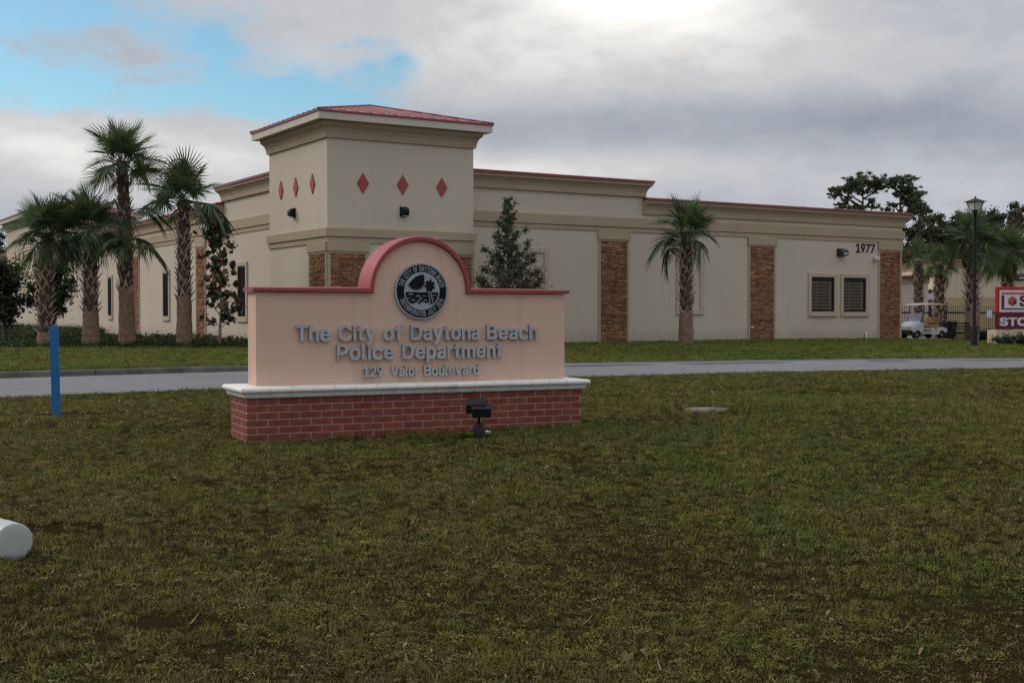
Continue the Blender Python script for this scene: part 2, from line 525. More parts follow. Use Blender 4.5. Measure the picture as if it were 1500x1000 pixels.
M['glass'] = glassy('clear_glass', (0.82, 0.82, 0.80))
M['screen'] = glassy('windscreen_acrylic', (0.62, 0.68, 0.78))
_t = NT(M['screen'].node_tree)
_d = _t.node('ShaderNodeBsdfDiffuse')
_d.inputs[0].default_value = (0.50, 0.56, 0.68, 1)
_m = _t.node('ShaderNodeMixShader')
_m.inputs[0].default_value = 0.45
_o = M['screen'].node_tree.nodes['Material Output']
_t.l.new(_o.inputs['Surface'].links[0].from_socket, _m.inputs[1])
_t.l.new(_d.outputs[0], _m.inputs[2])
_t.l.new(_m.outputs[0], _o.inputs['Surface'])


def frosted():
    m, t, b = new_mat('frosted_lamp_glass')
    b.inputs['Base Color'].default_value = (0.62, 0.64, 0.66, 1)
    b.inputs['Roughness'].default_value = 0.35
    b.inputs['Transmission Weight'].default_value = 0.25
    return m


M['frost'] = frosted()


def turf(name, green, olive, brown, dry, soil=False, s=1.0, blade=False):
    """lawn colours drift in patches over the ground (world position), for soil sheet and blades alike"""
    m, t, b = new_mat(name)
    pos = t.node('ShaderNodeNewGeometry').outputs['Position']
    mp = t.node('ShaderNodeMapping')
    t.l.new(pos, mp.inputs[0])
    mp.inputs['Scale'].default_value = (1, 1, 0.0)
    v = mp.outputs[0]
    n1 = t.noise(v, 0.42 * s, 5, 0.66, 0.6)
    n2 = t.noise(v, 1.9 * s, 4, 0.6, 0.4)
    n3 = t.noise(v, 7.0 * s, 3, 0.6)
    mixn = t.math('ADD', t.math('MULTIPLY', n1, 0.55), t.math('ADD', t.math('MULTIPLY', n2, 0.3), t.math('MULTIPLY', n3, 0.15)))
    if s == 1.0:                # the weedy near end of the lawn is thinner and browner than the part by the road
        sx = t.node('ShaderNodeSeparateXYZ')
        t.l.new(pos, sx.inputs[0])
        far = t.math('ADD', sx.outputs[1], t.math('MULTIPLY', sx.outputs[0], 1.1))
        mixn = t.math('ADD', mixn, t.ramp(far, 2.5, 13.0, 0.055, -0.04))
    c = t.mix(t.ramp(mixn, 0.42, 0.50), green, olive)
    c = t.mix(t.ramp(mixn, 0.54, 0.70), c, brown)
    if blade:
        oi = t.node('ShaderNodeObjectInfo')
        c = t.mix(t.ramp(oi.outputs['Random'], 0.80, 0.98, 0, 0.75), c, dry)
        hs = t.node('ShaderNodeHueSaturation')
        fr = t.math('FRACT', t.math('MULTIPLY', oi.outputs['Random'], 17.3))
        t.l.new(t.math('MULTIPLY_ADD', fr, 1.25, 0.33), hs.inputs['Value'])
        t.l.new(c, hs.inputs['Color'])
        c = hs.outputs[0]
    else:
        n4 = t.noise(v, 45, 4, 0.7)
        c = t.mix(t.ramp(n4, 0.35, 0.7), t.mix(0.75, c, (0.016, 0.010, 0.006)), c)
    t.l.new(c, b.inputs['Base Color'])
    b.inputs['Roughness'].default_value = 0.75
    b.inputs['Specular IOR Level'].default_value = 0.12 if blade else 0.0
    if blade:
        tr = t.node('ShaderNodeBsdfTranslucent')
        t.l.new(c, tr.inputs[0])
        mx = t.node('ShaderNodeMixShader')
        mx.inputs[0].default_value = 0.2
        t.l.new(b.outputs[0], mx.inputs[1])
        t.l.new(tr.outputs[0], mx.inputs[2])
        t.l.new(mx.outputs[0], m.node_tree.nodes['Material Output'].inputs['Surface'])
    else:
        bn = t.node('ShaderNodeBump')
        bn.inputs['Strength'].default_value = 0.8
        bn.inputs['Distance'].default_value = 0.03
        t.l.new(t.noise(v, 28, 5, 0.7), bn.inputs['Height'])
        t.l.new(bn.outputs[0], b.inputs['Normal'])
    return m


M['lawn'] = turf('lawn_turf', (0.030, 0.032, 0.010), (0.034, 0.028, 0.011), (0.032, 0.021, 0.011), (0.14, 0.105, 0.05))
M['lawn_blade'] = turf('lawn_blades', (0.116, 0.136, 0.028), (0.140, 0.130, 0.033), (0.104, 0.076, 0.030), (0.25, 0.185, 0.08), blade=True)
M['verge'] = turf('verge_turf', (0.065, 0.105, 0.018), (0.095, 0.105, 0.026), (0.14, 0.115, 0.045), (0.12, 0.10, 0.04), s=0.5)
M['verge_blade'] = turf('verge_blades', (0.115, 0.185, 0.030), (0.165, 0.180, 0.040), (0.23, 0.185, 0.070), (0.17, 0.15, 0.055), s=0.5, blade=True)


# ------------------------------------------------------------------ where things stand
def depth(y, z):                      # depth of a point of height z seen at row y of the photograph
    return (EYE - z) * FPX / (y - HOR)


def px(x, Y):                         # sideways place of column x at depth Y
    return (x - 750.0) / FPX * Y


def hz(y, Y):                         # height of row y at depth Y
    return EYE + (HOR - y) / FPX * Y


def smooth(a, b, x):
    t = min(1.0, max(0.0, (x - a) / float(b - a)))
    return t * t * (3 - 2 * t)


ROAD_W = 6.1


def road_near(X):
    X0 = min(max(X, -11.0), 17.5)
    y = 24.75 + 0.572 * X0 - 0.0149 * X0 * X0
    return y + (X - X0) * (0.572 - 0.0298 * X0)


def road_slope(X):
    X0 = min(max(X, -11.0), 17.5)
    return 0.572 - 0.0298 * X0


def road_far(X):
    return road_near(X) + ROAD_W * math.sqrt(1 + road_slope(X) ** 2)


ROAD_Z = -0.10


def kerb_h(X):
    return 0.12 - 0.10 * smooth(-3.0, 1.5, X)


def ground(X, Y):
    yn, yf = road_near(X), road_far(X)
    if Y <= yn:
        z = -0.28 + 0.28 * smooth(1.5, 12.0, Y) + 0.05 * smooth(-1.0, 2.5, X) * smooth(9, 13, Y) * smooth(19, 15, Y)
        z += 0.025 * math.sin(X * 0.9 + 1.0) * math.sin(Y * 0.7) * smooth(30, 8, Y)
        k = smooth(8.0, 0.0, yn - Y)
        return z * (1 - k) + (ROAD_Z + 0.012) * k
    d = Y - yf
    z0 = ROAD_Z + kerb_h(X) + 0.01
    z1 = 0.06 - 0.08 * smooth(12, 20, X) - 0.1 * smooth(20, 40, X) - 0.07 * smooth(17, 19.5, X) * smooth(50, 58, Y)
    return z0 + (z1 - z0) * smooth(0.0, 9.0, d)


# ------------------------------------------------------------------ ground, road, kerb
def xs_grid():
    a = [-900, -500, -250, -120, -70, -45, -32]
    a += list(np.arange(-26, 30.01, 0.5))
    return a + [34, 40, 50, 70, 120, 250, 500, 900]


def build_ground():
    xs = xs_grid()
    mb = MB()
    cols = []
    for X in xs:
        yn, yf = road_near(X), road_far(X)
        ynear = min(-30.0, yn - 60)
        rows = []
        pts = [ynear, yn - 40] if yn - 40 > ynear else [ynear, ynear + 1]
        ts = [0, .15, .3, .4, .5, .56, .62, .68, .73, .78, .82, .86, .9, .93, .96, .98, 1.0]
        y0 = max(pts[1], yn - 28)
        for t in ts:
            y = y0 + (yn - y0) * t
            rows.append((X, y, ground(X, y), 0))
        rows.insert(0, (X, ynear, -0.28, 0))
        rows.append((X, yn + 0.25, ROAD_Z - 0.10, 0))
        rows.append((X, yf - 0.30, ROAD_Z - 0.10, 0))
        g = 0.17
        rows.append((X, yf + g - 0.02, ROAD_Z - 0.08, 1))
        for d in (g - .01, .4, .8, 1.3, 2, 3, 4.2, 5.5, 7, 9, 11, 14, 18, 24, 32, 45, 70, 120, 250, 500, 1000, 2200):
            rows.append((X, yf + d, ground(X, yf + d), 1))
        cols.append(rows)
    n = len(cols[0])
    vs = [(r[0], r[1], r[2]) for c in cols for r in c]
    f0, f1 = [], []
    for i in range(len(cols) - 1):
        for j in range(n - 1):
            f = [i * n + j, (i + 1) * n + j, (i + 1) * n + j + 1, i * n + j + 1]
            (f1 if cols[0][j][3] else f0).append(f)
    mb.add(vs, f0, 0, smooth=True)
    b = len(mb.v)
    for f in f1:
        mb.f.append(f); mb.mi.append(1); mb.sm.append(True)
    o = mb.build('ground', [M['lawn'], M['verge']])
    tag(o, kind='structure')


build_ground()


def strip(name, mat, offs, xs, z_of, label=None):
    """ribbon along the far (d measured from far edge) or near edge of the road"""
    mb = MB()
    rings = []
    for X in xs:
        sl = road_slope(X)
        n = Vector((-sl, 1, 0)).normalized()
        p = Vector((X, road_near(X), 0))
        rings.append([tuple(p + n * d + Vector((0, 0, z_of(X, k)))) for k, d in enumerate(offs)])
    mb.rings(rings, False, (False, False), smooth=False)
    return tag(mb.build(name, mat), kind='structure')


rx = [-500, -200, -90, -50, -32] + list(np.arange(-26, 34, 0.8)) + [40, 60, 120, 300, 700]
strip('road', M['asphalt'], [-0.06, ROAD_W * .25, ROAD_W * .5, ROAD_W * .75, ROAD_W - 0.02], rx,
      lambda X, k: ROAD_Z + (0, 0.03, 0.04, 0.03, 0.0)[k])
# concrete kerb on the far side, full height on the left and dropped on the right
KP = [(0.0, -0.12), (0.0, 0.0), (0.012, 0.75), (0.035, 1.0), (0.16, 1.02), (0.175, 0.95), (0.18, -0.5)]


def build_kerb():
    root = bpy.data.objects.new('kerb', None)
    COL.objects.link(root)
    tag(root, kind='structure')
    xs = [-90, -50, -32] + [x for x in np.arange(-26, 26.01, 2.6)] + [32, 60, 150]
    for a, b in zip(xs[:-1], xs[1:]):
        mb = MB()
        rings = []
        k = max(3, min(12, int((b - a) / .8)))
        for i in range(k + 1):
            X = a + (b - a) * i / k
            X += .006 if i == 0 else -.006 if i == k else 0
            n = Vector((-road_slope(X), 1, 0)).normalized()
            p = Vector((X, road_near(X), 0)) + n * (ROAD_W - 0.03)
            h = kerb_h(X)
            rings.append([tuple(p + n * d + Vector((0, 0, ROAD_Z - 0.05 if q < 0 else ROAD_Z + 0.006 + q * h))) for d, q in KP])
        mb.rings(rings, False, (True, True), smooth=False)
        mb.build('kerb_length', M['kerb'], root)


build_kerb()


def gutter():
    """dark damp line where the gutter pan meets the asphalt"""
    mb = MB()
    spans = [(-3.2, -1.8), (1.2, 2.1), (2.2, 5.2), (5.6, 8.6), (10.4, 11.6), (12.6, 19.0)]
    for a, b in spans:
        k = max(6, int((b - a) / 0.3))
        rings = []
        for i in range(k + 1):
            X = a + (b - a) * i / k
            n = Vector((-road_slope(X), 1, 0)).normalized()
            p = Vector((X, road_near(X), ROAD_Z + 0.043))
            e = math.sin(math.pi * i / k) ** 0.5
            wd = 0.03 + e * (0.19 + 0.11 * math.sin(X * 3.1) * math.sin(X * 1.3))
            c = ROAD_W - 2.0 + 0.05 * math.sin(X * 1.7)
            rings.append([tuple(p + n * (c - wd)), tuple(p + n * (c + wd))])
        mb.rings(rings, False, (False, False), smooth=False)
    tag(mb.build('road_puddle', M['wet']), kind='structure')


gutter()

# pale concrete apron and path beyond the right end of the building
def apron():
    mb = MB()
    Y0 = 55.0
    pts = [(px(1290, 57), 57.5), (px(1385, 52.5), 52.5), (px(1425, 49.5), 49.3), (px(1428, 50.2), 50.1), (px(1400, 54.5), 54.5),
           (px(1400, 64), 66), (px(1300, 70), 72)]
    mb.add([(x, y, ground(x, y) + 0.02) for x, y in pts], [list(range(len(pts)))])
    tag(mb.build('path', M['concrete']), kind='structure')


apron()


# ------------------------------------------------------------------ grass
def blade_mesh(name, n, h, spread, wdt, mat, lean=(15, 60), seed=0):
    r = random.Random(seed)
    mb = MB()
    for i in range(n):
        a = r.uniform(0, 2 * math.pi)
        p = Vector((r.gauss(0, spread), r.gauss(0, spread), -0.005))
        L = h * r.uniform(0.55, 1.15)
        t = R(r.uniform(*lean))
        d = Vector((math.cos(a), math.sin(a), 0))
        s = Vector((-math.sin(a), math.cos(a), 0)) * wdt * r.uniform(.7, 1.2) * .5
        k = p + d * math.sin(t * .5) * L * .55 + Vector((0, 0, math.cos(t * .5) * L * .55))
        e = k + d * math.sin(t) * L * .5 + Vector((0, 0, math.cos(t) * L * .4))
        mb.add([p - s, p + s, k + s * .8, k - s * .8, e], [[0, 1, 2, 3], [3, 2, 4]])
    return mb.mesh(name, mat, recalc=False)


def weed_mesh(name, mat, seed, n=9, size=0.045):
    r = random.Random(seed)
    mb = MB()
    for i in range(n):
        a = 2 * math.pi * i / n + r.uniform(-.3, .3)
        L = size * r.uniform(.7, 1.3)
        d = Vector((math.cos(a), math.sin(a), 0))
        s = Vector((-math.sin(a), math.cos(a), 0)) * L * .24
        z0, z1, z2 = 0.004, L * r.uniform(.2, .55), L * r.uniform(.05, .5)
        mb.add([d * .004 + Vector((0, 0, z0)), d * L * .5 + s + Vector((0, 0, z1)), d * L + Vector((0, 0, z2)), d * L * .5 - s + Vector((0, 0, z1))],
               [[0, 1, 2, 3]])
    return mb.mesh(name, mat, recalc=False)


def clover_mesh(name, mat, seed):
    r = random.Random(seed)
    mb = MB()
    for i in range(13):
        c = Vector((r.gauss(0, .024), r.gauss(0, .024), r.uniform(.012, .034)))
        L = r.uniform(.007, .013)
        a = r.uniform(0, 6.28)
        for k in range(2):
            b = a + k * 2.4
            d = Vector((math.cos(b), math.sin(b), r.uniform(-.5, .3))) * L
            q = Vector((-math.sin(b), math.cos(b), r.uniform(-.3, .3))) * L * .5
            mb.add([c, c + d * .6 + q, c + d * 1.1, c + d * .6 - q], [[0, 1, 2, 3]])
    return mb.mesh(name, mat, recalc=False)


def proto_collection(name, meshes):
    c = bpy.data.collections.new(name)
    for me in meshes:
        c.objects.link(bpy.data.objects.new(me.name, me))
    return c


def scatter(name, pts, scales, coll, seed):
    """points that each carry one of the tufts of a collection (geometry nodes)"""
    me = bpy.data.meshes.new(name)
    me.vertices.add(len(pts))
    me.vertices.foreach_set('co', np.asarray(pts, dtype=np.float32).ravel())
    at = me.attributes.new('size', 'FLOAT', 'POINT')
    at.data.foreach_set('value', np.asarray(scales, dtype=np.float32))
    o = link(name, me)
    ng = bpy.data.node_groups.new(name, 'GeometryNodeTree')
    ng.interface.new_socket('Geometry', in_out='INPUT', socket_type='NodeSocketGeometry')
    ng.interface.new_socket('Geometry', in_out='OUTPUT', socket_type='NodeSocketGeometry')
    N, L = ng.nodes, ng.links
    gi, go = N.new('NodeGroupInput'), N.new('NodeGroupOutput')
    ci = N.new('GeometryNodeCollectionInfo')
    ci.inputs['Collection'].default_value = coll
    ci.inputs['Separate Children'].default_value = True
    ci.inputs['Reset Children'].default_value = True
    ip = N.new('GeometryNodeInstanceOnPoints')
    ip.inputs['Pick Instance'].default_value = True
    rv = N.new('FunctionNodeRandomValue')
    rv.data_type = 'FLOAT_VECTOR'
    rv.inputs['Min'].default_value = (-0.12, -0.12, 0)
    rv.inputs['Max'].default_value = (0.12, 0.12, 6.283)
    rv.inputs['Seed'].default_value = seed
    na = N.new('GeometryNodeInputNamedAttribute')
    na.data_type = 'FLOAT'
    na.inputs['Name'].default_value = 'size'
    m2p = N.new('GeometryNodeMeshToPoints')
    L.new(gi.outputs[0], m2p.inputs[0])
    L.new(m2p.outputs[0], ip.inputs['Points'])
    L.new(ci.outputs[0], ip.inputs['Instance'])
    vout = [s for s in rv.outputs if s.type == 'VECTOR'][0]
    L.new(vout, ip.inputs['Rotation'])
    fout = [s for s in na.outputs if s.type == 'VALUE'][0]
    L.new(fout, ip.inputs['Scale'])
    L.new(ip.outputs[0], go.inputs[0])
    md = o.modifiers.new('tufts', 'NODES')
    md.node_group = ng
    return tag(o, kind='stuff')


lawn_protos = proto_collection('lawn_tufts', [
    blade_mesh('tuft_a', 16, 0.055, 0.022, 0.0050, M['lawn_blade'], (15, 75), 1),
    blade_mesh('tuft_b', 14, 0.045, 0.026, 0.0060, M['lawn_blade'], (30, 88), 2),
    blade_mesh('tuft_c', 18, 0.040, 0.030, 0.0045, M['lawn_blade'], (20, 85), 3),
    blade_mesh('tuft_d', 12, 0.070, 0.018, 0.0050, M['lawn_blade'], (5, 55), 4),
    clover_mesh('weed_a', M['lawn_blade'], 5), clover_mesh('weed_b', M['lawn_blade'], 6), blade_mesh('tuft_f', 15, 0.05, 0.028, 0.0045, M['lawn_blade'], (10, 80), 14),
    blade_mesh('tuft_e', 16, 0.038, 0.03, 0.0065, M['lawn_blade'], (40, 92), 8)])
verge_protos = proto_collection('verge_tufts', [
    blade_mesh('verge_a', 14, 0.09, 0.05, 0.012, M['verge_blade'], (5, 55), 11),
    blade_mesh('verge_b', 14, 0.07, 0.06, 0.014, M['verge_blade'], (15, 70), 12),
    blade_mesh('verge_c', 16, 0.08, 0.05, 0.011, M['verge_blade'], (5, 60), 13)])

# sign frame of reference (front left foot of the brick plinth)
SG = Vector((px(361, 11.88), 11.88, 0.0))
SS = Vector((3850.0, FPX, 0)).normalized()          # along the sign
ST = Vector((-SS.y, SS.x, 0))                       # into its depth
SIGN_L, SIGN_T = 3.626, 0.68


def in_sign(X, Y, m=0.03):
    d = Vector((X, Y, 0)) - SG
    return -m < d.dot(SS) < SIGN_L + m and -m < d.dot(ST) < SIGN_T + m


BARE = [(px(700, 12.0), 12.02, 0.40, 0.30), (px(70, 7.4), 7.5, 0.30, 0.22), (px(85, 15.2), 15.3, 1.0, 0.35),
        (px(250, 5.6), 5.6, 0.28, 0.15), (px(1035, 15.0), 15.0, 0.26, 0.26), (px(330, 5.1), 5.2, 0.25, 0.12)]


def lawn_points():
    P, Z = [], []
    bands = [(2.6, 3.7, 700, 0.66), (3.7, 6.0, 1150, 0.66), (6.0, 9.0, 850, 0.72), (9.0, 13.0, 520, 0.82), (13.0, 18.0, 280, 0.95), (18.0, 30.0, 160, 1.05)]
    for y0, y1, den_, sc in bands:
        xl, xr = -0.44 * y1 - 3.2, 0.44 * y1 + 3.2
        n = int((xr - xl) * (y1 - y0) * den_)
        X = nrng.uniform(xl, xr, n)
        Y = nrng.uniform(y0, y1, n)
        g = nrng.uniform(0, 1, n)
        s = nrng.uniform(0.65, 1.35, n) * sc
        for x, y, q, k in zip(X, Y, g, s):
            if abs(x) > 0.44 * y + 3.2 or y > road_near(x) - 0.02 or in_sign(x, y):
                continue
            patch = 0.5 + 0.5 * math.sin(x * 1.9 + 2.3 * math.sin(y * 1.1)) * math.sin(y * 1.6 + 1.7 * math.sin(x * 0.8))
            if q < 0.34 * patch ** 1.5:
                continue
            bare = False
            for bx, by, ra, rb in BARE:
                e = ((x - bx) / ra) ** 2 + ((y - by) / rb) ** 2
                if e < 1 and q < 0.93 - 0.3 * e:
                    bare = True
            if bare: continue
            P.append((x, y, ground(x, y)))
            Z.append(k * (0.8 + 0.35 * (1 - patch)))
    return P, Z


P_, Z_ = lawn_points()
scatter('lawn_grass', P_, Z_, lawn_protos, 3)


def verge_points():
    P, Z = [], []
    n = 74000
    X = nrng.uniform(-28, 31, n)
    D = nrng.uniform(0, 1, n) ** 1.5 * 24 + 0.15
    s = nrng.uniform(0.6, 1.3, n)
    for x, d, k in zip(X, D, s):
        y = road_far(x) + d
        if abs(x) > 0.44 * y + 5: continue
        P.append((x, y, ground(x, y) - 0.01))
        Z.append(k * (0.85 + 0.02 * d))
    return P, Z


P_, Z_ = verge_points()
scatter('verge_grass', P_, Z_, verge_protos, 5)


def flower_points():
    """pale clover heads and bits of dry leaf lying about in the lawn"""
    P, Z = [], []
    for cx, y, wx, wy, n in ((90, 14.9, 1.6, .12, 40), (210, 16.9, 2.5, .5, 34), (110, 13.2, 1.3, .3, 30), (1010, 18.6, 1.2, .25, 36),
                             (1340, 16.2, 1.0, .15, 22), (600, 8.5, 3, 2.5, 6), (1000, 9, 4, 3, 8), (330, 12, 3, 3, 9), (900, 6.5, 3, 1.2, 5)):
        for i in range(n):
            x = px(cx, y) + rnd.gauss(0, wx * .5)
            yy = y + rnd.gauss(0, wy)
            if in_sign(x, yy) or yy > road_near(x): continue
            P.append((x, yy, ground(x, yy) + 0.035 + rnd.uniform(0, .02)))
            Z.append(rnd.uniform(.3, .8) * (0.45 + 0.03 * yy))
    return P, Z


fm = MB()
for i in range(7):
    a = 2 * math.pi * i / 7
    c, s_ = math.cos(a), math.sin(a)
    fm.add([(0, 0, .010), (c * .008 - s_ * .004, s_ * .008 + c * .004, .008), (c * .013, s_ * .013, 0), (c * .008 + s_ * .004, s_ * .008 - c * .004, .008)], [[0, 1, 2, 3]])
fl_me = fm.mesh('clover_head', M['cap_white'], recalc=False)
P_, Z_ = flower_points()
scatter('clover_flowers', P_, Z_, proto_collection('clover_heads', [fl_me]), 9)


def litter_points():
    P, Z = [], []
    for i in range(620):
        y = 4.0 + 14 * rnd.random() ** 1.6
        x = rnd.uniform(-.43, .43) * y
        if in_sign(x, y) or y > road_near(x): continue
        P.append((x, y, ground(x, y) + rnd.uniform(.012, .045)))
        Z.append(rnd.uniform(.5, 1.3))
    return P, Z


def dead_leaf(name, seed, L=.045, wd=.3):
    r = random.Random(seed)
    mb = MB()
    k = 5
    rows = []
    for i in range(k + 1):
        f = i / k
        w_ = L * wd * math.sin(math.pi * (f * .92 + .04)) ** .7
        z = .012 * math.sin(f * 3 + seed)
        rows.append(((L * (f - .5), -w_, z + w_ * .5), (L * (f - .5), 0, z), (L * (f - .5), w_, z + w_ * .6)))
    vs = [p for row in rows for p in row]
    mb.add(vs, [[3 * i + j, 3 * i + 3 + j, 3 * i + 4 + j, 3 * i + 1 + j] for i in range(k) for j in range(2)])
    return mb.mesh(name, M['litter'], recalc=False)


M['litter'] = vary('dead_leaf', (0.13, 0.085, 0.042), (0.22, 0.165, 0.085), 30, 0.8, rand=0.4)
P_, Z_ = litter_points()
scatter('leaf_litter', P_, Z_, proto_collection('litter_bits', [dead_leaf('litter_a', 1, .034, .26), dead_leaf('litter_b', 2, .06, .05), dead_leaf('litter_c', 3, .05, .04), dead_leaf('litter_d', 4, .08, .03)]), 21)
P_, Z_ = [], []
for i in range(70):
    y = 4.0 + 12 * rnd.random() ** 1.3
    x = rnd.uniform(-.43, .43) * y
    if in_sign(x, y, .06) or y > road_near(x): continue
    P_.append((x, y, ground(x, y)))
    Z_.append(rnd.uniform(.7, 1.3))
scatter('coarse_grass', P_, Z_, proto_collection('coarse_tufts', [blade_mesh('coarse_a', 9, .11, .012, .007, M['lawn_blade'], (5, 60), 31), blade_mesh('coarse_b', 12, .085, .014, .008, M['lawn_blade'], (10, 75), 32),
        clover_mesh('clover_patch', M['lawn_blade'], 33)]), 23)


# ------------------------------------------------------------------ the long building
BU = Vector((3020.0, FPX, 0)).normalized()           # along the right facade
BV = Vector((-BU.y, BU.x, 0))                        # along the left facade
BC = Vector((px(480, 40.04), 40.04, 0))              # tower's near corner
bld = thing('storage_building', 'long beige stucco building with tan bands and square red roofed corner tower',
            'building', BC, math.atan2(BU.y, BU.x))
REC_R, REC_L = 2.4, 0.9
# everything of the building is modelled in its own frame: x along right facade, y along left facade


def u_at(x, v):
    """place along the right facade (in a plane v deep) seen in column x"""
    q = (x - 750.0) / FPX
    P0 = BC + BV * v
    return (q * P0.y - P0.x) / (BU.x - q * BU.y)


def v_at(x, u):
    q = (x - 750.0) / FPX
    P0 = BC + BU * u
    return (q * P0.y - P0.x) / (BV.x - q * BV.y)


TW_U, TW_V = u_at(693.5, 0), v_at(395.5, 0)
U_END = u_at(1320.5, REC_R)
U_STEP = u_at(941, REC_R)
V_STEP = v_at(329, REC_L)
V_END = v_at(6, REC_L)
H_LOW, H_HIGH = 5.75, 6.42
Z0 = -0.6


def wall_box(name, lo, hi, mat, parent=bld, **kw):
    return MB().box(lo, hi, **kw).build(name, mat, parent)


wall_box('wall', (REC_L, REC_R, Z0), (U_END, V_END, H_LOW - 0.02), M['stucco'])
wall_box('wall', (REC_L, REC_R, H_LOW - 0.02), (U_STEP, V_STEP, H_HIGH - 0.02), M['stucco'])
wall_box('tower_wall', (0, 0, Z0), (TW_U, TW_V, 7.25), M['stucco'])
wall_box('roof_deck', (REC_L + .25, REC_R + .25, H_LOW - 0.02), (U_END - .25, V_END - .25, H_LOW - 0.01), M['roof_flat']) if False else None

# cornice profile: (offset out from the wall, height below the top)
CORN = [(0.0, -0.63), (0.085, -0.63), (0.09, -0.57), (0.10, -0.46), (0.135, -0.36), (0.20, -0.27), (0.265, -0.21), (0.285, -0.2), (0.29, -0.105), (0.0, -0.105)]
REDC = [(0.0, -0.105), (0.335, -0.105), (0.34, -0.01), (0.32, 0.0), (0.0, 0.04)]


def profile_run(prof, pts, name, mat, parent, top, close=False):
    """sweep an outward profile along a run of plan points (outside on the right-hand side), mitred"""
    mb = MB()
    P = [Vector(p) for p in pts]
    n = len(P)
    rings = []
    for i in range(n):
        def outw(a, b):
            d = (P[b] - P[a]).normalized()
            return Vector((d.y, -d.x))
        if close:
            o1, o2 = outw((i - 1) % n, i), outw(i, (i + 1) % n)
        else:
            o1 = outw(i - 1, i) if i > 0 else outw(i, i + 1)
            o2 = outw(i, i + 1) if i < n - 1 else o1
        m = (o1 + o2)
        m = m / max(0.2, m.dot(o1)) if m.length > 1e-4 else o1
        rings.append([(P[i].x + m.x * o, P[i].y + m.y * o, top + z) for o, z in prof])
    if close:
        rings.append(rings[0])
    mb.rings(rings, True, (not close, not close), smooth=False)
    return mb.build(name, mat, parent)


# walk the outline: far left end -> left facade -> tower gap -> right facade; outside on the right
e = 0.012
left_low = [(REC_L, V_END), (REC_L, V_STEP + 0.0)]
left_high = [(REC_L + 2.0, V_STEP + e), (REC_L - e, V_STEP + e), (REC_L - e, TW_V - 0.3)]
right_high = [(TW_U - 0.3, REC_R - e), (U_STEP + e, REC_R - e), (U_STEP + e, REC_R + 3.0)]
right_low = [(U_STEP + 0.0, REC_R), (U_END, REC_R), (U_END, V_END)]
for run, h in ((left_low, H_LOW), (left_high, H_HIGH), (right_high, H_HIGH), (right_low, H_LOW)):
    profile_run(CORN, run, 'cornice', M['tan'], bld, h)
    profile_run(REDC, run, 'parapet_cap', M['red_metal'], bld, h)
BELT = [(0.0, 4.39), (0.035, 4.39), (0.035, 4.545), (0.02, 4.55), (0.02, 4.565), (0.075, 4.572), (0.08, 4.93), (0.0, 4.965)]
profile_run(BELT, [(REC_L, V_END), (REC_L, TW_V - .2)], 'belt_course', M['tan'], bld, 0)
profile_run(BELT, [(TW_U - .2, REC_R), (U_END, REC_R), (U_END, V_END)], 'belt_course', M['tan'], bld, 0)
# tower: belt, flared cornice, soffit, fascia, hipped metal roof
TB = [(0.0, 3.48), (0.04, 3.48), (0.04, 3.645), (0.02, 3.65), (0.02, 3.665), (0.085, 3.672), (0.09, 3.94), (0.0, 3.99)]
tower_loop = [(0, TW_V), (0, 0), (TW_U, 0), (TW_U, TW_V)]
profile_run(TB, tower_loop, 'belt_course', M['tan'], bld, 0, close=True)
TCORN = [(0.0, 6.82), (0.075, 6.82), (0.08, 6.88), (0.10, 7.0), (0.15, 7.12), (0.23, 7.2), (0.245, 7.22), (0.25, 7.33), (0.0, 7.33)]
profile_run(TCORN, tower_loop, 'cornice', M['tan'], bld, 0, close=True)


